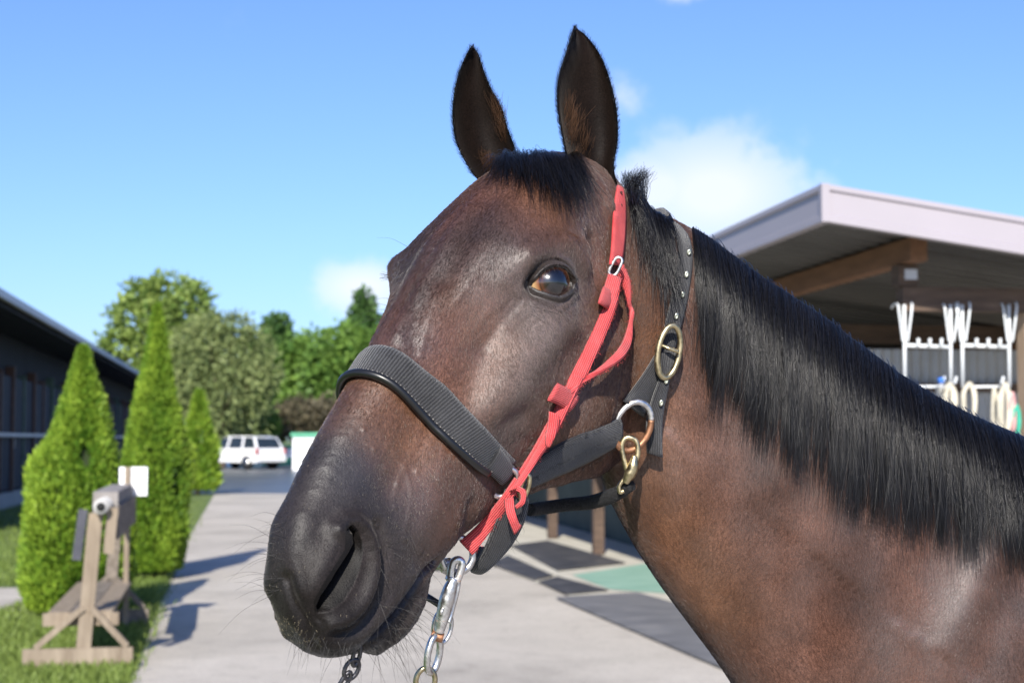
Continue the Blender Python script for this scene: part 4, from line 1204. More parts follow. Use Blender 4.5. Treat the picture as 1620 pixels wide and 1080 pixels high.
# ---- lead: snap, ring, links and the dark chain under the chin
ld = empty('lead_chain', (0, 1.5, 1.2)); tag(ld, 'steel lead snap and chain links hanging from the bit ring', 'lead chain')
d0 = dm - .010
tube_part([at(*p, d0) for p in [(712,918),(714,900),(718,888),(726,885),(731,891),(728,905),(722,920)]], .0040, 'snap_hook', STEEL, ld, 12, False, 50)
tube_part([at(*p, d0 - .002) for p in [(718,914),(712,930),(706,952),(701,972),(697,990),(694,1000)]], [.0045, .0070, .0080, .0074, .0062, .0048], 'snap_body', STEEL, ld, 14, False, 40)
tube_part([at(716, 912, d0), at(714, 918, d0)], .0068, 'snap_collar', STEEL, ld, 14, False, 6)
tube_part([at(726, 905, d0 + .004), at(724, 930, d0 + .004), at(716, 962, d0 + .003), at(710, 985, d0)], .0026, 'snap_gate', STEEL, ld, 10)
tube_part([at(697, 966, d0 - .010), at(700, 967, d0 - .010)], .0036, 'trigger', STEEL, ld, 10, False, 4)
tube_part(ring_px(700, 990, 14, 27, d0 + .008, 8, .6, 16), .0022, 'ring', STEEL, ld, 10, True, 40)
tube_part([at(682, 1003, d0), at(701, 1009, d0)], .0050, 'swivel', RUSTY, ld, 12, False, 6)
tube_part(ring_px(686, 1034, 9, 30, d0, 10, 1.4, 16), .0036, 'link', STEEL, ld, 12, True, 40)
tube_part(ring_px(673, 1076, 15, 20, d0, 10, .2, 16), .0028, 'link', BRASS, ld, 10, True, 40)
for k in range(4): tube_part(ring_px(664 - 5 * k, 1112 + 34 * k, 8 if k % 2 == 0 else 14, 20, d0, 10, 1.0 if k % 2 == 0 else .2, 14), .0030, 'link', STEEL, ld, 10, True, 32)
dc = sdep(560, 1020, 1.45) + .03
for k, (x, y, rx, ry, rot) in enumerate([(564,1036,5,17,14),(556,1058,10,17,28),(545,1078,5,18,30),(534,1100,10,18,32),(524,1122,5,18,30)]):
    tube_part(ring_px(x, y, rx, ry, dc, rot, .8, 14), .0021, 'chain_link', DARKIRON, ld, 8, True, 28)

# ------------------------------------------------------------------ ground
UD = np.array([-.164, 1.0, 0]); UD /= np.linalg.norm(UD)          # along the path
SD = np.array([UD[1], -UD[0], 0])                                    # across it, to the shed
def sheet_poly(name, pts, z, mat, parent=None, th=0.0, sub=None):
    P = [np.array([p[0], p[1], z]) for p in pts]
    mb = MB()
    if th:
        n = len(P); V = P + [p - np.array([0, 0, th]) for p in P]
        mb.add(V, [tuple(range(n)), tuple(range(2 * n - 1, n - 1, -1))] + [(i, n + i, n + (i + 1) % n, (i + 1) % n) for i in range(n)])
    else: mb.add(P, [tuple(range(len(P)))])
    o = mb.build(name, mat)
    b = bmesh.new(); b.from_mesh(o.data); bmesh.ops.recalc_face_normals(b, faces=b.faces)
    if not th:
        for f in b.faces:
            if f.normal.z < 0: f.normal_flip()
    b.to_mesh(o.data); b.free()
    if parent is not None: under(o, parent)
    return o
GRASS = noise_mat('grass_ground', [(.3, (.05, .085, .018)), (.5, (.10, .15, .035)), (.7, (.19, .22, .08))], 3.0, .9, .8, 40)
def paving():
    m, t, b = mat_new('worn_pavement')
    tc = N(t, 'ShaderNodeTexCoord')
    n1 = N(t, 'ShaderNodeTexNoise', Scale=.55, Detail=7.0, Roughness=.65, Distortion=.6); n2 = N(t, 'ShaderNodeTexNoise', Scale=70.0, Detail=4.0, Roughness=.7); n3 = N(t, 'ShaderNodeTexNoise', Scale=5.0, Detail=6.0, Roughness=.7)
    for q in (n1, n2, n3): t.links.new(tc.outputs['Object'], q.inputs['Vector'])
    r1 = ramp(t, [(.28, (.33, .30, .255)), (.5, (.45, .41, .35)), (.72, (.53, .485, .42))]); t.links.new(n1.outputs['Fac'], r1.inputs[0])
    r2 = ramp(t, [(.3, (.70, .70, .70)), (.7, (1.18, 1.18, 1.18))]); t.links.new(n2.outputs['Fac'], r2.inputs[0])
    r3 = ramp(t, [(.30, (.80, .79, .78)), (.45, (1, 1, 1)), (.8, (1.06, 1.06, 1.05))]); t.links.new(n3.outputs['Fac'], r3.inputs[0])
    x1 = N(t, 'ShaderNodeMix', data_type='RGBA', blend_type='MULTIPLY'); x1.inputs[0].default_value = 1; t.links.new(r1.outputs[0], x1.inputs[6]); t.links.new(r2.outputs[0], x1.inputs[7])
    x2 = N(t, 'ShaderNodeMix', data_type='RGBA', blend_type='MULTIPLY'); x2.inputs[0].default_value = 1; t.links.new(x1.outputs[2], x2.inputs[6]); t.links.new(r3.outputs[0], x2.inputs[7])
    t.links.new(x2.outputs[2], b.inputs['Base Color']); b.inputs['Roughness'].default_value = .85
    bp = N(t, 'ShaderNodeBump', Strength=.4, Distance=.006); t.links.new(n2.outputs['Fac'], bp.inputs['Height']); t.links.new(bp.outputs[0], b.inputs['Normal'])
    return m
PAVE = paving()
CONC = noise_mat('concrete', [(.3, (.42, .39, .32)), (.7, (.56, .53, .45))], 2.0, .8, .2, 60)
ROADM = noise_mat('damp_asphalt', [(.35, (.05, .055, .065)), (.6, (.10, .105, .115))], .35, .34, .10, 30, 5, (1, .35, 1))
MATD = noise_mat('black_rubber_mat', [(.3, (.030, .032, .037)), (.55, (.06, .06, .065)), (.75, (.14, .13, .12))], 2.2, .6, .3, 60, 8)
MATG = noise_mat('grey_rubber_mat', [(.3, (.10, .10, .105)), (.55, (.16, .16, .165)), (.75, (.26, .25, .24))], 2.2, .65, .3, 60, 8, (1, 2.5, 1))
GREENF = noise_mat('green_floor_paint', [(.3, (.20, .36, .28)), (.7, (.30, .46, .37))], 2.0, .6, .1, 40)
gnd = sheet_poly('ground', [(-900, -60), (900, -60), (900, 1500), (-900, 1500)], 0.0, GRASS); gnd['kind'] = 'structure'
e_l = [ground(205, 1078)[:2], ground(292, 862)[:2], ground(338, 784)[:2]]
pl = np.array([e_l[0] - UD[:2] * 30, *e_l, e_l[2] + UD[:2] * 4])
pr = [np.array([22, 60.]), np.array([26, -20.])]
pth = sheet_poly('path', [*pl, *[tuple(p) for p in (np.array([14, 52.]), np.array([26, -25.]))]], .004, PAVE); pth['kind'] = 'structure'
rd = sheet_poly('road', [ground(322, 781)[:2], ground(520, 774)[:2] + np.array([30, 0]), ground(520, 733)[:2] + np.array([40, 30]), ground(310, 733)[:2] + np.array([-16, 12])], .008, ROADM); rd['kind'] = 'structure'
sp_ = sheet_poly('side_path', [ground(-200, 990)[:2] - np.array([6, 0]), ground(60, 985)[:2], ground(60, 930)[:2], ground(-200, 925)[:2] - np.array([8, 0])], .006, PAVE); sp_['kind'] = 'structure'
ap = sheet_poly('apron', [ground(775, 893)[:2], ground(1150, 1052)[:2] + np.array([.9, -4.]), (9, 6.), (9, 40), ground(795, 822)[:2]], .012, CONC); ap['kind'] = 'structure'
gf = sheet_poly('green_floor', [ground(905, 911)[:2], ground(1026, 892)[:2], ground(1130, 905)[:2] + np.array([1.2, 0]), ground(1160, 960)[:2] + np.array([1, 0]), ground(966, 934)[:2]], .016, GREENF); gf['kind'] = 'structure'
for nm, pts, mt, lab in [('rubber_mat', [(808,862),(866,854),(989,889),(882,901)], MATD, 'large black rubber mat on the concrete apron beside the shed floor'),
                         ('rubber_mat', [(776,890),(803,877),(875,909),(846,916)], MATD, 'narrow dark rubber mat along the path edge of the apron'),
                         ('rubber_mat', [(852,919),(882,911),(962,932),(896,938)], MATD, 'small dark rubber mat touching the green painted floor'),
                         ('rubber_mat', [(880,944),(1008,936),(1180,985),(1230,1090)], MATG, 'worn grey rubber mat with scuffs beside the green floor')]:
    tag(sheet_poly(nm, [ground(*p, z=.03)[:2] for p in pts], .032, mt, th=.014), lab, 'mat', 'rubber mats')

# ------------------------------------------------------------------ foliage
def leaf_mat(name, dark, light, scale=1.6, trans=.36):
    m, t, b = mat_new(name)
    ga = N(t, 'ShaderNodeAttribute', attribute_name='tone')
    r = ramp(t, [(0, dark), (1, light)]); t.links.new(ga.outputs['Fac'], r.inputs[0]); t.links.new(r.outputs[0], b.inputs['Base Color'])
    b.inputs['Roughness'].default_value = .55; b.inputs['Specular IOR Level'].default_value = .3
    tr = N(t, 'ShaderNodeBsdfTranslucent'); t.links.new(r.outputs[0], tr.inputs['Color'])
    mx = N(t, 'ShaderNodeMixShader'); mx.inputs[0].default_value = trans
    t.links.new(b.outputs[0], mx.inputs[1]); t.links.new(tr.outputs[0], mx.inputs[2]); t.links.new(mx.outputs[0], t.nodes['Material Output'].inputs['Surface'])
    return m
BARK = noise_mat('bark', [(.3, (.05, .035, .025)), (.7, (.12, .09, .07))], 12, .9, .6, 60, 6, (1, 1, .2))
CEDAR = leaf_mat('cedar_leaf', (.085, .19, .016), (.36, .50, .055))
BROAD = leaf_mat('broad_leaf', (.11, .19, .04), (.34, .43, .11))
WILLOW = leaf_mat('willow_leaf', (.13, .18, .06), (.33, .38, .15))
WOOD_L = leaf_mat('wood_leaf', (.075, .16, .03), (.24, .38, .075))
DEEP = leaf_mat('deep_leaf', (.045, .105, .03), (.13, .23, .06))
DRY = leaf_mat('dry_leaf', (.10, .09, .055), (.22, .19, .12))
def cards(C, D, size, asp, rng, name, mat, tone, curl=.3):
    """leaf sprays: centres C, growth directions D -> one mesh of bent diamond leaves"""
    n = len(C); D = D / np.linalg.norm(D, axis=1)[:, None]
    rnd = rng.normal(0, 1, (n, 3)); S = np.cross(D, rnd); S /= np.linalg.norm(S, axis=1)[:, None] + 1e-9
    Nn = np.cross(S, D)
    L = size * (.6 + .8 * rng.random(n))[:, None]; W_ = L * asp
    a = C; b = C + D * L * .5 + S * W_ * .5 + Nn * L * curl * .12; c = C + D * L - Nn * L * curl * .3; d = C + D * L * .5 - S * W_ * .5 + Nn * L * curl * .12
    V = np.stack([a, b, c, d], 1).reshape(-1, 3); i = np.arange(n) * 4
    F = np.stack([i, i + 1, i + 2, i + 3], 1)
    m = bpy.data.meshes.new(name)
    m.vertices.add(len(V)); m.vertices.foreach_set('co', V.ravel().astype(np.float32))
    m.loops.add(len(F) * 4); m.loops.foreach_set('vertex_index', F.ravel().astype(np.int32))
    m.polygons.add(len(F)); m.polygons.foreach_set('loop_start', (np.arange(n) * 4).astype(np.int32)); m.polygons.foreach_set('loop_total', np.full(n, 4, np.int32))
    m.update(calc_edges=True)
    at_ = m.attributes.new('tone', 'FLOAT', 'POINT'); at_.data.foreach_set('value', np.repeat(np.clip(tone, 0, 1), 4).astype(np.float32))
    m.materials.append(mat)
    return bpy.data.objects.new(name, m)
def cedar(px, py, top_y, wpx, n, seed, label, lean=0.0):
    r = np.random.default_rng(seed)
    g0 = ground(px, py); d = (g0 - CAM) @ FWD
    H = (py - top_y) / FPX * d; Rm_ = wpx / 2 / FPX * d
    root = empty('cedar_tree', g0); tag(root, label, 'tree', 'clipped cedars along the path')
    tr = MB().tube([(0, 0, 0), (0.01, 0, H * .5), (lean, 0, H * .9)], [Rm_ * .12, Rm_ * .08, .01], 8).build('trunk', BARK, root)
    u = r.random(n) ** 1.15; th = r.random(n) * 2 * math.pi
    z = .03 + .97 * u
    prof = np.interp(z, [0, .05, .15, .35, .55, .75, .9, 1], [.70, .88, .99, .98, .74, .42, .18, .02])
    # vertical plumes give the outline its bumps
    pl_a = r.random(60) * 2 * math.pi; pl_z = r.random(60); pl_h = r.normal(.06, .13, 60)
    lump = np.zeros(n)
    for a, zz, hh in zip(pl_a, pl_z, pl_h):
        da = np.abs((th - a + math.pi) % (2 * math.pi) - math.pi); dz = np.where(z > zz, (z - zz) / .05, (zz - z) / .14)
        lump += hh * np.exp(-(da / .35) ** 2 - dz ** 2)
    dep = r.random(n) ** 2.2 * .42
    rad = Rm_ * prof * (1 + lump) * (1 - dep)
    C = np.stack([rad * np.cos(th) + lean * z, rad * np.sin(th), z * H], 1)
    D = np.stack([np.cos(th) * .55, np.sin(th) * .55, np.full(n, 1.0)], 1) + r.normal(0, .35, (n, 3))
    keep_ = lump > -.16; C = C[keep_]; D = D[keep_]; lump = lump[keep_]; dep = dep[keep_]; n = len(C)
    tone = .36 + 1.7 * lump + r.normal(0, .20, n) - dep * .7  # shade painted into the leaf tone: darker in hollows and deep in the crown
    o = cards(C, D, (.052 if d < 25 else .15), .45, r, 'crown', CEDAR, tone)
    o['kind'] = 'stuff'; link(o, root)
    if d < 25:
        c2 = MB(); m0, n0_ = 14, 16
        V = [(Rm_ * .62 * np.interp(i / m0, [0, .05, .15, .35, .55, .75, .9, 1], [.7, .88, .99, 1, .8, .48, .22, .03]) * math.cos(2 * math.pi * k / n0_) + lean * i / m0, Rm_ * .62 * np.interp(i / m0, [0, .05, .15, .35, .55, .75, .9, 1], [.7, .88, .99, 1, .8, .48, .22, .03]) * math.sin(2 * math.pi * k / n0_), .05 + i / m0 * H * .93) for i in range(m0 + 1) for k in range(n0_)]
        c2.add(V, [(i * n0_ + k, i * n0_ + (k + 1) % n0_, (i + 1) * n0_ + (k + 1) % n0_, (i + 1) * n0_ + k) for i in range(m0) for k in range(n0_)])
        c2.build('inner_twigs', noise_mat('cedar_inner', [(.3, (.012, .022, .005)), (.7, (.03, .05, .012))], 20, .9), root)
    return root
cedar(116, 975, 552, 160, 44000, 1, 'broad cedar cone standing behind the wooden saddle stand', .05)
cedar(239, 915, 484, 106, 40000, 2, 'tall slim cedar with the white notice board beside it', .03)
cedar(313, 782, 621, 58, 6000, 3, 'small cedar near the parked white car', .0)

def broad_tree(name, label, px, depth, base_z, blobs, n, size, mat, seed, trunk=True, group=None, asp=.6, droop=0.0):
    """blobs: pixel centre, pixel radii, depth offset -> crown clumps"""
    r = np.random.default_rng(seed)
    x0 = at(px, 695, depth); root = empty(name, (x0[0], x0[1], base_z)); tag(root, label, 'tree' if 'bush' not in name else 'bush', group)
    o0 = np.array([x0[0], x0[1], base_z])
    allC = []; allD = []; allT = []
    vol = np.array([b[2] * b[3] for b in blobs], float); vol /= vol.sum()
    top = 0
    lim = MB()
    for b, f in zip(blobs, vol):
        c = at(b[0], b[1], depth + (b[4] if len(b) > 4 else 0)) - o0; rx = b[2] / FPX * depth; rz = b[3] / FPX * depth
        k = max(12, int(n * f))
        d = r.normal(0, 1, (k, 3)); d /= np.linalg.norm(d, axis=1)[:, None]
        # clusters on the shell, so light and dark clumps show
        nc = 26; cc = r.normal(0, 1, (nc, 3)); cc /= np.linalg.norm(cc, axis=1)[:, None]
        ci = r.integers(0, nc, k)
        d = d * .55 + cc[ci]; d /= np.linalg.norm(d, axis=1)[:, None]
        rad = (.55 + .45 * r.random(k) ** .5) * (1 + .16 * r.normal(0, 1, nc)[ci])
        allC.append(c + d * rad[:, None] * np.array([rx, rx * .9, rz])); D = d * .7 + r.normal(0, .6, (k, 3)); D[:, 2] -= droop; allD.append(D)
        allT.append(.45 + .22 * r.normal(0, 1, nc)[ci] * .8 + r.normal(0, .14, k))
        if trunk: lim.tube([np.array([0, 0, c[2] * .35]) + c * np.array([.1, .1, 0]), c * .7 + np.array([0, 0, c[2] * .1]), c], [rx * .07 + .03, rx * .05 + .02, .02], 6)
        top = max(top, c[2])
    o = cards(np.vstack(allC), np.vstack(allD), size, asp, r, 'crown', mat, np.concatenate(allT)); o['kind'] = 'stuff'; link(o, root)
    if trunk:
        MB().tube([(0, 0, 0), (.1, 0, top * .4), (0, 0, top * .8)], [.28, .2, .06], 10).build('trunk', BARK, root)
        lim.build('limb', BARK, root)
    return root
WG = 'woodland trees beyond the road'
broad_tree('broadleaf_tree', 'airy broadleaf tree rising above the stable roof', 255, 92, 0, [(215,505,42,34),(260,470,52,34),(300,485,38,36),(190,545,30,26),(240,540,46,40),(300,530,40,40),(222,470,30,22),(330,520,22,26),(170,560,16,14),(255,600,60,50),(310,600,50,55)], 7500, .42, BROAD, 31)
broad_tree('willow_tree', 'grey green drooping tree behind the small cedar', 350, 88, 0, [(330,560,60,60),(380,560,50,48),(300,600,45,50),(350,610,70,50),(400,590,40,45),(360,650,70,40),(330,530,34,34),(370,520,30,28)], 8000, .42, WILLOW, 32, True, None, .3, .55)
broad_tree('pine_tree', 'dark pointed tree top between the willow and the woodland', 440, 118, 0, [(438,520,22,22),(440,545,30,26),(436,580,36,34),(440,620,40,40),(440,508,12,10)], 3500, .5, DEEP, 33, True, WG)
broad_tree('woodland_tree', 'rounded mid green tree rising behind the white car', 470, 108, 0, [(430,600,48,50),(470,580,44,44),(490,610,40,48),(450,650,60,40),(420,640,40,40),(400,560,30,30),(495,560,30,30)], 7000, .45, WOOD_L, 34, True, WG)
broad_tree('woodland_tree', 'bright rounded tree beside the tall dark conifer', 550, 104, 0, [(530,560,44,46),(560,545,36,30),(590,560,36,40),(520,610,44,50),(570,610,56,50),(545,650,60,44),(610,600,40,60),(620,650,50,50)], 8500, .45, WOOD_L, 35, True, WG)
broad_tree('conifer_tree', 'tall dark conifer above the woodland edge', 580, 116, 0, [(575,474,10,14),(576,495,20,18),(578,518,28,20),(580,545,34,26),(582,580,40,36)], 3500, .5, DEEP, 36, True, WG)
broad_tree('woodland_tree', 'mid green tree hidden mostly by the horse nose', 660, 112, 0, [(640,540,40,44),(680,560,60,60),(640,610,60,60),(700,620,60,60)], 5000, .5, WOOD_L, 37, True, WG)
broad_tree('thicket_bush', 'dry brownish thicket along the green fence', 470, 98, 0, [(450,665,36,26),(480,655,34,28),(510,668,40,28),(540,660,40,34),(425,680,24,20)], 4200, .32, DRY, 38, False, None)
broad_tree('shrub_bush', 'dark green shrub behind the parked white car', 390, 96, 0, [(375,660,30,26),(400,672,30,22),(360,680,26,20),(420,670,24,24),(385,640,22,20)], 3800, .32, WOOD_L, 39, False, None)
for x, yt, lab, mt in [(-110, 610, 'leafy tree standing hidden behind the dark stable', BROAD), (800, 640, 'leafy tree standing hidden behind the horse cheek', WOOD_L)]:
    broad_tree('woodland_tree', lab, x, 124, 0, [(x, yt, 60, 40), (x + 40, yt + 25, 60, 40), (x - 40, yt + 20, 60, 44)], 1600, .7, mt, 50, True, WG)

# grass blades where the verge is close
r_ = np.random.default_rng(77)
pts = []
for k in range(60000):
    x, y = r_.uniform(-120, 330), r_.uniform(790, 1130)
    pts.append((x, y))
pts = np.array(pts); G = np.array([ground(x, y) for x, y in pts])
# keep the verge only
off = np.array([(g_[:2] - e_l[0]) @ SD[:2] for g_ in G])
edge = np.interp(G[:, 1], [e_l[0][1], e_l[1][1], e_l[2][1]], [e_l[0][0], e_l[1][0], e_l[2][0]])
s0, s1 = ground(60, 985)[1], ground(60, 930)[1]
keep = (G[:, 0] < edge - .02 + .06 * r_.normal(0, 1, len(G))) & ~((G[:, 1] > s0) & (G[:, 1] < s1) & (G[:, 0] < ground(60, 950)[0]))
G = G[keep]; n_ = len(G)
D_ = np.stack([r_.normal(0, .45, n_), r_.normal(0, .45, n_), np.ones(n_)], 1)
gb = cards(G, D_, .075, .16, r_, 'grass', leaf_mat('grass_blade', (.09, .14, .025), (.26, .34, .08)), .5 + .25 * r_.normal(0, 1, n_))
tag(gb, 'short green grass on the verge beside the path', 'grass', None, 'stuff'); link(gb)

# ------------------------------------------------------------------ stable on the left
NAVY = noise_mat('navy_cladding', [(.3, (.008, .010, .018)), (.7, (.016, .019, .030))], 1.2, .75, .2, 20, 6, (1, 1, .15), 0.0, .12)
DOORM = noise_mat('dark_door', [(.3, (.016, .020, .036)), (.7, (.028, .033, .054))], 2.0, .7, 0, None, 6, (1, 1, 1), 0.0, .15)
POSTB = noise_mat('brown_post', [(.3, (.07, .035, .025)), (.7, (.12, .06, .04))], 5, .7)
POSTG = noise_mat('green_post', [(.3, (.05, .09, .06)), (.7, (.09, .14, .10))], 5, .7)
ROOFM = noise_mat('grey_roof_sheet', [(.3, (.36, .37, .39)), (.7, (.50, .50, .50))], 1.0, .5, .1, 20)
GUT = noise_mat('pale_gutter', [(.3, (.40, .42, .46)), (.7, (.52, .54, .58))], 2.0, .5)
SILL = noise_mat('pale_plinth', [(.3, (.30, .29, .27)), (.7, (.42, .40, .38))], 2.0, .9)
def frame_at(o, u):
    s = np.array([u[1], -u[0], 0]); M = np.eye(4); M[:3, 0] = s; M[:3, 1] = u; M[:3, 2] = (0, 0, 1); M[:3, 3] = o
    return M
def put(o, M, root):
    """local mesh under a root placed by M"""
    o.parent = root
    return o
def root_at(name, M):
    o = bpy.data.objects.new(name, None); o.empty_display_size = .2; o.matrix_world = Matrix(M.tolist()); return link(o)
W0 = ground(0, 805); W0[2] = 0
stb = root_at('stable', frame_at(W0 - UD * 14, UD)); tag(stb, 'long dark stable with navy stall doors under a grey roof', 'building')
# local: x out to the path, y along, z up; the wall face is x = 0
LEN = 62.0
MB().box((-7.6, 0, 0), (-.12, LEN, 4.0)).build('wall', NAVY, stb)
MB().box((-.12, 0, 0), (.10, LEN, .35)).build('plinth', SILL, stb)
mbx = MB(); V = []; n_r = 310
for k in range(n_r + 1):
    y = -.6 + (LEN + 1.2) * k / n_r; z = .035 * (k % 2)
    V += [(1.15, y, 4.18 + z), (-3.9, y, 5.6 + z), (-8.9, y, 4.18 + z)]
mbx.add(V, [(3 * k + j, 3 * k + 3 + j, 3 * k + 4 + j, 3 * k + 1 + j) for k in range(n_r) for j in (0, 1)])
mbx.build('roof', ROOFM, stb)
MB().box((1.16, -.6, 4.02), (1.24, LEN + .6, 4.16)).build('gutter', GUT, stb)
MB().box((-.1, -.5, 3.94), (1.08, LEN + .5, 4.0)).build('soffit', NAVY, stb)
for k in range(17):
    y = 1.0 + k * 3.6
    if y + 3 > LEN: break
    dr_ = MB().box((-.118, y, .40), (.03, y + 1.62, 3.0)).build('stall_door', DOORM, stb); MB().box((.031, y + .15, 1.35), (.06, y + .22, 1.55)).build('handle', GUT, dr_)
    MB().box((-.117, y + 1.84, .40), (.02, y + 3.38, 3.0)).build('wall_panel', DOORM, stb)
    MB().box((-.116, y - .20, 0.36), (.09, y - .06, 3.25)).build('post', POSTG if k % 3 == 0 else POSTB, stb)
    MB().box((-.116, y + 1.65, 0.36), (.07, y + 1.78, 3.1)).build('post', POSTB if k % 2 else POSTG, stb)
MB().box((.095, .5, 1.62), (.14, LEN - 1, 1.70)).build('rail', GUT, stb)

# ------------------------------------------------------------------ wooden saddle stand
PLANK = noise_mat('weathered_plank', [(.3, (.17, .13, .09)), (.55, (.25, .20, .145)), (.75, (.33, .27, .20))], 3, .85, .5, 30, 7, (6, 6, .8))
PLANK2 = noise_mat('grey_plank', [(.3, (.11, .09, .07)), (.7, (.22, .185, .15))], 4, .85, .5, 40, 7, (6, .8, 6))
PIPE = noise_mat('grey_pipe', [(.3, (.38, .37, .35)), (.7, (.55, .53, .50))], 8, .5)
HOLE = noise_mat('pipe_hole', [(.3, (.01, .01, .01)), (.7, (.02, .02, .02))], 8, .9)
DKB = noise_mat('dark_board', [(.3, (.03, .032, .045)), (.7, (.06, .06, .075))], 8, .6)
F0 = ground(123, 1060); F0[2] = 0
us = np.array([-.185, 1.0, 0]); us /= np.linalg.norm(us)
ss = root_at('saddle_stand', frame_at(F0, us)); tag(ss, 'weathered wooden saddle stand with a pipe rail on the verge', 'saddle stand')
def sb(name, a, b, w_, h_, mat=PLANK, up=(0, 0, 1)): return MB().bar(a, b, w_, h_, up).build(name, mat, ss)
LS = 2.45
for yy, pt in ((0.0, PLANK), (LS, PLANK2)):
    sb('base_board', (-.36, yy, .085), (.36, yy, .085), .045, .13, pt)
    sb('post', (.03, yy + .03, .10), (.10, yy + .03, 1.05), .05, .095, pt, (1, 0, 0))
    sb('brace', (-.28, yy + .02, .155), (.03, yy + .02, .42), .04, .07, pt, (0, 1, 0))
    sb('brace', (.32, yy + .02, .155), (.08, yy + .02, .42), .04, .07, pt, (0, 1, 0))
    MB().box((-.30, yy - .05, 0.0), (-.22, yy + .06, .022)).build('foot', PLANK2, ss); MB().box((.22, yy - .05, 0.0), (.30, yy + .06, .022)).build('foot', PLANK2, ss)
for k in range(3): sb('shelf_board', (-.14 + .145 * k, .06, .37 + .003 * k), (-.14 + .145 * k, LS - .06, .37), .138, .03, PLANK2 if k == 1 else PLANK)
sb('shelf_front', (-.24, .075, .335), (.26, .075, .335), .04, .085)
tp = MB().tube([(.14, -.10, 1.10), (.14, LS + .1, 1.10)], .052, 16).build('pipe', PIPE, ss, True)
MB().tube([(.14, -.106, 1.10), (.14, -.100, 1.10)], .030, 14).build('pipe_hole', HOLE, ss, True)
sb('side_board', (.19, -.01, .78), (.215, -.01, 1.09), .03, .07)
sb('side_board', (-.02, -.01, .74), (.02, -.01, 1.08), .03, .06, DKB)
sb('saddle_pad', (.14, .35, 1.105), (.14, LS - .2, 1.105), .17, .16, noise_mat('grey_pad', [(.3, (.16, .14, .13)), (.7, (.28, .26, .24))], 6, .9))
sb('rail_board', (.235, .1, .98), (.235, LS, .98), .02, .22, PLANK2)

# notice on a post
NP = ground(203, 930); NP = at(203, 695, 13.0); NP[2] = 0
nb_ = root_at('notice_board', frame_at(NP, np.array([0, 1.0, 0]))); tag(nb_, 'small white notice board on a thin pale post', 'sign')
MB().box((-.02, -.02, 0), (.02, .02, 1.325)).build('post', PLANK, nb_)
WHITEP = noise_mat('white_board', [(.3, (.74, .75, .77)), (.7, (.82, .82, .82))], 3, .5)
MB().box((-.075, .022, 1.09), (.155, .036, 1.325)).build('panel', WHITEP, nb_)

# ------------------------------------------------------------------ far fence, kiosk and car
GREENP = noise_mat('green_paint', [(.3, (.06, .30, .17)), (.7, (.10, .38, .23))], 2, .5)
fz = root_at('panel_fence', frame_at(at(415, 695, 96) * np.array([1, 1, 0]), np.array([0, 1., 0]))); tag(fz, 'low white fence with green top and bottom bands behind the car', 'fence')
MB().box((0, 0, .45), (4.4, .06, 1.0)).build('panel', WHITEP, fz); MB().box((-.02, -.02, 1.003), (4.42, .08, 1.22)).build('top_band', GREENP, fz); MB().box((-.02, -.02, 0), (4.42, .08, .447)).build('bottom_band', GREENP, fz)
kz = root_at('kiosk', frame_at(at(463, 695, 80) * np.array([1, 1, 0]), np.array([-.1, 1., 0]) / np.linalg.norm([-.1, 1]))); tag(kz, 'small white hut with a green roof edge beyond the path', 'hut')
MB().box((0, 0, 0), (3.6, 3, 1.70)).build('wall', WHITEP, kz); MB().box((-.1, -.1, 1.703), (3.7, 3.1, 1.90)).build('roof', GREENP, kz); MB().box((.75, -.03, 0.05), (1.4, -.003, 1.5)).build('door', noise_mat('kiosk_door', [(.3, (.45, .44, .42)), (.7, (.6, .58, .55))], 3), kz)
MB().box((1.7, -.03, .85), (2.5, -.003, 1.4)).build('window', DKB, kz)
m_, t_, b_ = mat_new('car_paint'); b_.inputs['Base Color'].default_value = (.78, .79, .80, 1); b_.inputs['Roughness'].default_value = .25; b_.inputs['Coat Weight'].default_value = .6; CARW = m_
m_, t_, b_ = mat_new('car_glass'); b_.inputs['Base Color'].default_value = (.02, .03, .04, 1); b_.inputs['Roughness'].default_value = .06; CARG = m_
m_, t_, b_ = mat_new('tyre'); b_.inputs['Base Color'].default_value = (.015, .015, .015, 1); b_.inputs['Roughness'].default_value = .8; TYRE = m_
m_, t_, b_ = mat_new('rim'); b_.inputs['Base Color'].default_value = (.5, .5, .5, 1); b_.inputs['Metallic'].default_value = 1; b_.inputs['Roughness'].default_value = .3; RIM = m_
m_, t_, b_ = mat_new('tail_lamp'); b_.inputs['Base Color'].default_value = (.35, .02, .02, 1); b_.inputs['Roughness'].default_value = .2; LAMP = m_
CP = at(382, 738, 84); CP = np.array([CP[0], CP[1], .01])
ca = root_at('parked_car', np.array([[1.12], [1.12], [1.08], [1.]]).T * frame_at(CP, np.array([-.78, .626, 0]))); tag(ca, 'white estate car parked on the damp road by the woodland', 'car')
# side profile (y along, z up), lofted across the width
pr_b = [(-2.1, .42), (-2.12, .75), (-2.05, .98), (-1.95, 1.02), (1.0, 1.0), (1.95, .86), (2.1, .62), (2.08, .35), (-2.0, .32)]
pr_g = [(-1.95, 1.0), (-1.72, 1.47), (-1.3, 1.56), (.1, 1.56), (.55, 1.48), (1.15, 1.0)]
def extr(name, prof, hw0, hw1, zc, mat):
    V = []; n = len(prof)
    for sx in (-1, 1):
        for y, z in prof:
            t = min(1, max(0, (z - zc) / .55)); V.append((sx * (hw0 + (hw1 - hw0) * t), y, z))
    return MB().add(V, [tuple(range(n)), tuple(range(2 * n - 1, n - 1, -1))] + [(i, n + i, n + (i + 1) % n, (i + 1) % n) for i in range(n)]).build(name, mat, ca)
extr('body', pr_b, .86, .86, 9, CARW); extr('cabin', pr_g, .82, .62, 1.0, CARG)
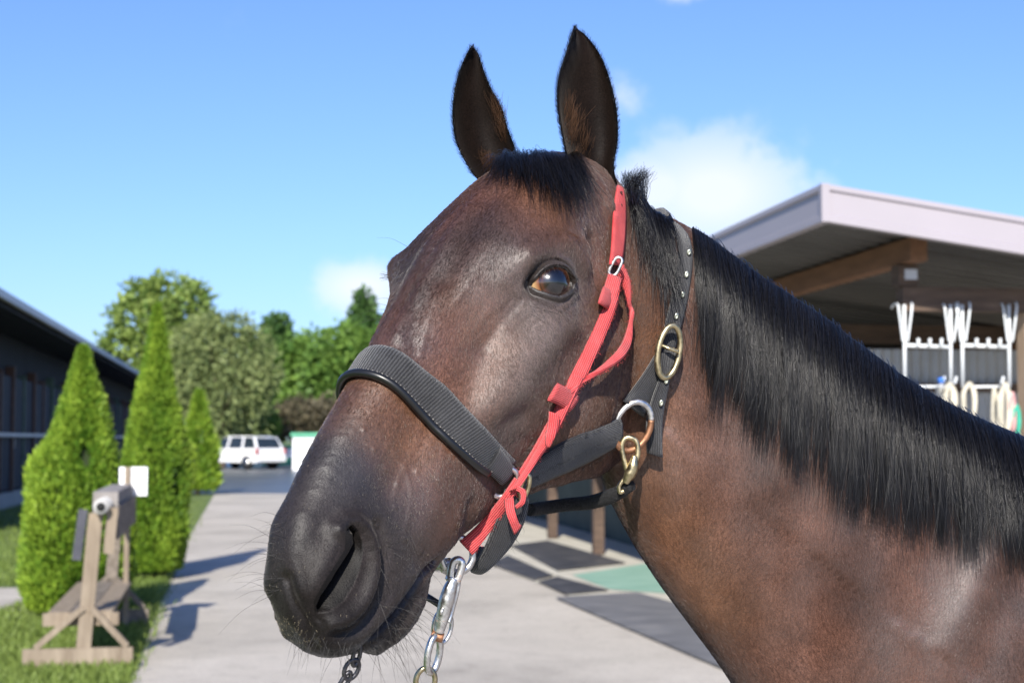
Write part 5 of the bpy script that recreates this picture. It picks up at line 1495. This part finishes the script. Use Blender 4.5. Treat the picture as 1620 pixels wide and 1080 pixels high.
extr('roof', [(-1.74, 1.50), (-1.32, 1.60), (.12, 1.60), (.52, 1.52), (.1, 1.545), (-1.3, 1.545)], .68, .62, 1.4, CARW)
for y in (-1.0, .05): 
    for sx in (-1, 1): MB().bar((sx * .835, y, 1.0), (sx * .655, y * .9, 1.55), .07, .10).build('pillar', CARW, ca)
for sx in (-1, 1):
    MB().bar((sx * .80, -1.93, 1.0), (sx * .66, -1.62, 1.53), .10, .10).build('pillar', CARW, ca)
    MB().box((sx * .86 - .1, -2.135, .74), (sx * .86 + .003, -2.02, 1.0)).build('tail_lamp', LAMP, ca)
    MB().box((sx * .70 - .14, 2.02, .62), (sx * .70 + .14, 2.105, .76)).build('headlight', GUT, ca)
    for y in (-1.3, 1.3):
        wo_ = MB().tube([(sx * .68, y, .32), (sx * .885, y, .32)], .32, 20).build('wheel', TYRE, ca, True); MB().tube([(sx * .86, y, .32), (sx * .895, y, .32)], .19, 14).build('rim', RIM, wo_, True)
    MB().box((sx * .92 - .08, .72, 1.0), (sx * .92 + .08, .84, 1.14)).build('mirror', CARW, ca)
MB().box((-.26, -2.14, .62), (.26, -2.122, .74)).build('number_plate', WHITEP, ca)
MB().box((-.84, -2.16, .38), (.84, -2.0, .58)).build('bumper', CARW, ca)

# ------------------------------------------------------------------ open shed on the right
FASC = noise_mat('lilac_fascia', [(.3, (.30, .275, .295)), (.7, (.33, .30, .325))], .8, .45, .05, 20)
DECK = noise_mat('steel_deck', [(.3, (.055, .052, .048)), (.7, (.085, .08, .075))], 1.5, .5)
TIMB = noise_mat('brown_timber', [(.3, (.13, .062, .030)), (.7, (.22, .11, .055))], 3, .75, .3, 30, 6, (6, 1, 6))
TIMD = noise_mat('dark_timber', [(.3, (.055, .035, .025)), (.6, (.10, .065, .045)), (.75, (.16, .11, .08))], 4, .8, .4, 30, 6, (1, 6, 6))
TIML = noise_mat('pale_timber', [(.3, (.34, .24, .16)), (.7, (.46, .34, .24))], 4, .75, .3, 30, 6, (6, 6, 1))
CORR = noise_mat('corrugated_sheet', [(.3, (.30, .31, .32)), (.7, (.42, .43, .44))], 2, .45)
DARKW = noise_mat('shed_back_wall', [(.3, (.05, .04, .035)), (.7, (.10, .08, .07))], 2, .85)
u2 = np.array([-.152, 1.0, 0]); u2 /= np.linalg.norm(u2)
K0 = atY(1305, 292, 10.2); KZ = K0[2]
K0 = K0.copy(); K0[2] = 0
M_s = frame_at(K0, u2)
sh = root_at('shed', M_s); tag(sh, 'open sided timber shed with a lilac fascia and steel deck roof', 'building')
SL = -.139                                                            # fall of the roof per metre to the back
W_S, L_S, FH = 8.0, 24.0, .245
def rz(x): return KZ + SL * x
# the path-side fascia and the front fascia: a channel with a lip above and below
def fasc(name, a, b, parent, fn):
    """a, b local ends along the top edge; fn outward normal"""
    a = np.asarray(a, float); b = np.asarray(b, float); fn = np.asarray(fn, float)
    mb = MB(); prof = [(0, 0), (.03, 0), (.03, -.035), (.012, -.045), (.012, -FH + .055), (.03, -FH + .045), (.03, -FH), (-.04, -FH), (-.04, -.02), (0, -.0201)]
    V = [p + fn * o + np.array([0, 0, z]) for p in (a, b) for o, z in prof]; n = len(prof)
    mb.add(V, [(i, (i + 1) % n, n + (i + 1) % n, n + i) for i in range(n)] + [tuple(range(n - 1, -1, -1)), tuple(range(n, 2 * n))])
    o = mb.build(name, FASC, parent)
    bb = bmesh.new(); bb.from_mesh(o.data); bmesh.ops.recalc_face_normals(bb, faces=bb.faces); bb.to_mesh(o.data); bb.free()
    return o
fasc('fascia', (0, .0, KZ), (0, L_S, KZ), sh, (-1, 0, 0))
fasc('fascia', (.0, 0, KZ), (W_S, 0, rz(W_S)), sh, (0, -1, 0))
MB().box((-.034, -.034, KZ - FH - .002), (.02, .02, KZ + .003)).build('fascia_corner', FASC, sh)
# deck: trapezoid ribs running down the fall
mbx = MB(); V = []; yy = 0.05; pat = [(0, 0), (.10, 0), (.13, .045), (.20, .045), (.23, 0)]
ys = []
while yy < L_S:
    ys += [(yy + a, z) for a, z in pat[1:]]; yy += .23
for y, z in ys: V += [(.03, y, rz(.03) - .16 + z), (W_S, y, rz(W_S) - .16 + z)]
mbx.add(V, [(2 * i, 2 * i + 1, 2 * i + 3, 2 * i + 2) for i in range(len(ys) - 1)])
mbx.build('roof_deck', DECK, sh)
MB().add([(0.0, 0.0, KZ - .03), (W_S, 0.0, rz(W_S) - .03), (W_S, L_S, rz(W_S) - .03), (0, L_S, KZ - .03), (0.0, 0.0, KZ - .06), (W_S, 0.0, rz(W_S) - .06), (W_S, L_S, rz(W_S) - .06), (0, L_S, KZ - .06)], [(0, 1, 2, 3), (7, 6, 5, 4), (0, 4, 5, 1), (1, 5, 6, 2), (2, 6, 7, 3), (3, 7, 4, 0)]).build('roof_sheet', ROOFM, sh)
def loc(px, py, depth):
    p = at(px, py, depth); q = np.linalg.inv(M_s) @ np.array([*p, 1]); return q[:3]
PB = loc(1432, 475, 10.98); bx, by = PB[0], PB[1]
# purlin beams along the shed, rafters, header
for k, x in enumerate((bx, bx + 2.6, bx + 5.0)):
    MB().box((x - .06, by - .25, rz(x) - .33), (x + .06, L_S - .1, rz(x) - .17)).build('purlin', TIMB, sh)
for k in range(5):
    y = by + 3.5 * k
    zt = rz(bx) - .34
    MB().box((bx - .07, y - .07, 0.02 if k else 2.61), (bx + .07, y + .07, zt)).build('post', TIMD, sh)
    MB().box((bx - .03, y - .076, zt - .10), (bx + .06, y - .0705, zt - .03)).build('plate', GUT, sh) if k == 0 else None
    MB().box((bx + (.075 if k else -.04), y - .06, 2.44), (W_S - .3, y + .06, 2.605)).build('header_beam', TIMD, sh)
    MB().box((W_S - .30, y - .07, 0.02), (W_S - .16, y + .07, rz(W_S) - .2)).build('post', TIMD, sh)
xr = loc(1614, 560, 11.25)[0]
MB().box((xr - .07, by - .065, .02), (xr + .10, by + .065, 2.436)).build('post', TIML, sh)
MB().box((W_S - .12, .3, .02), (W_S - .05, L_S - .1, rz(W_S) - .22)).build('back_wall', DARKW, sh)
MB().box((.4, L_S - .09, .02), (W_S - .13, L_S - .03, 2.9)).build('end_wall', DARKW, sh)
# stall partitions and low boards inside, seen under the horse's jaw
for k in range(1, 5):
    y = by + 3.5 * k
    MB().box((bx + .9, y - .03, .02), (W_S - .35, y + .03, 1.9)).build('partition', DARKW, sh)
MB().box((bx + .85, by + 3.6, .02), (bx + .90, L_S - .2, 1.25)).build('partition', noise_mat('stall_front', [(.3, (.03, .05, .045)), (.7, (.06, .09, .08))], 2, .8), sh)
# corrugated sheet hanging behind the racks
mbx = MB(); V = []; yk = by + 1.6
for k in range(141):
    x = bx - .25 + k * .02; z = .012 * math.sin(k * math.pi / 2)
    V += [(x, yk + z, 1.35), (x, yk + z, 2.27)]
mbx.add(V, [(2 * k, 2 * k + 2, 2 * k + 3, 2 * k + 1) for k in range(140)]); mbx.build('corrugated_panel', CORR, sh)
for z in (1.93, 1.38): MB().box((bx - .3, yk - .06, z), (bx + 2.6, yk - .02, z + .07)).build('rail', TIMD, sh)

# ------------------------------------------------------------------ white bridle racks hung from the header
RACKM = noise_mat('white_enamel', [(.3, (.70, .74, .76)), (.7, (.80, .82, .83))], 6, .35)
def rack(px0, px1, label):
    dR = 10.9
    p0 = at(px0, 486, dR); root = empty('bridle_rack', p0); tag(root, label, 'rack', 'white bridle racks')
    def L_(px, py, off=0.0): 
        p = at(px, py, dR + .15 * (px - 1432) / FPX * dR) - np.array([0, off, 0]); return p
    def T_(name, pts, r, n=8): return under(MB().tube(spline(pts, max(2, 6 * (len(pts) - 1)) if len(pts) > 2 else 2), r, n).build(name, RACKM, None, True), root)
    for px in (px0, px1):
        T_('upright', [L_(px, 482), L_(px + 1, 612)], .0115)
        T_('hook', [L_(px - 11, 484, -.16), L_(px - 11, 480, -.1), L_(px - 10, 482, -.0), L_(px - 9, 500, .03), L_(px - 3, 541, .02)], .0075)
        T_('hook', [L_(px + 11, 484, -.16), L_(px + 12, 478, -.1), L_(px + 12, 480, -.0), L_(px + 9, 500, .03), L_(px + 4, 541, .02)], .0075)
        T_('lower_hook', [L_(px - 16, 607, .06), L_(px - 14, 600, .07), L_(px - 14, 596, .07)], .010)
    T_('crossbar', [L_(px0, 546), L_(px1, 549)], .013)
    T_('crossbar', [L_(px0, 612), L_(px1, 611)], .009)
    for k in range(3):
        x = px0 + (px1 - px0) * (.26 + .25 * k); T_('peg', [L_(x, 548), L_(x, 546, .05), L_(x, 536, .06)], .011)
    return root
rack(1430.5, 1503.5, 'white metal bridle rack hung at the post end of the beam')
rack(1522, 1596, 'white metal bridle rack hung next to the pale post')
ROPEC = noise_mat('cream_rope', [(.3, (.46, .42, .32)), (.7, (.66, .62, .52))], 60, .9, .5, 200)
ROPEP = noise_mat('pink_rope', [(.3, (.45, .22, .22)), (.7, (.6, .35, .33))], 60, .9)
ROPEG = noise_mat('green_strap', [(.3, (.02, .30, .20)), (.7, (.05, .40, .28))], 30, .8)
def coil(px, py, wpx, hpx, mat, n, label, seed, name='rope_halter'):
    r = np.random.default_rng(seed); d = 10.85 + .15 * (px - 1432) / FPX * 11
    root = empty(name, at(px, py, d)); tag(root, label, 'rope')
    for k in range(n):
        a = at(px + r.normal(0, 1), py, d - .05); w1 = wpx * (.35 + .65 * r.random()); hh = hpx * (.75 + .3 * r.random())
        L = [a, at(px - w1 / 2, py + hh * .3, d - .03 - .02 * k), at(px - w1 / 2, py + hh * .8, d - .02 * k), at(px + r.normal(0, 2), py + hh, d - .03), at(px + w1 / 2, py + hh * .8, d - .06), at(px + w1 / 2, py + hh * .3, d - .05), a]
        under(MB().tube(spline(L, 40), .011, 6).build('loop', mat, None, True), root)
    return root
coil(1502, 606, 20, 60, ROPEC, 5, 'cream rope halter hanging behind the horse crest', 1)
coil(1533, 605, 24, 64, ROPEC, 6, 'thick cream rope bundle in the middle of the racks', 2)
coil(1590, 605, 18, 90, ROPEC, 6, 'long cream rope bundle next to the pale post', 3)
coil(1574, 612, 10, 76, ROPEC, 3, 'thin cream rope hanging beside the long bundle', 4)
coil(1601, 620, 8, 70, ROPEP, 3, 'faded pink rope hanging by the pale post', 5)
coil(1608, 640, 10, 60, ROPEG, 3, 'green strap hanging low by the pale post', 6, 'hanging_strap')
br = empty('spray_bottle', at(1489, 612, 10.75)); tag(br, 'small blue topped bottle hung on the rack hook', 'bottle')
under(MB().tube([at(1489, 636, 12.0), at(1489, 612, 10.75), at(1489, 606, 12.0)], [.035, .035, .018], 12).build('bottle', WHITEP, None, True), br)
under(MB().tube([at(1489, 606, 10.75), at(1489, 597, 10.75)], [.02, .024], 12).build('cap', noise_mat('blue_cap', [(.3, (.02, .12, .5)), (.7, (.04, .18, .6))], 5, .3), None, True), br)
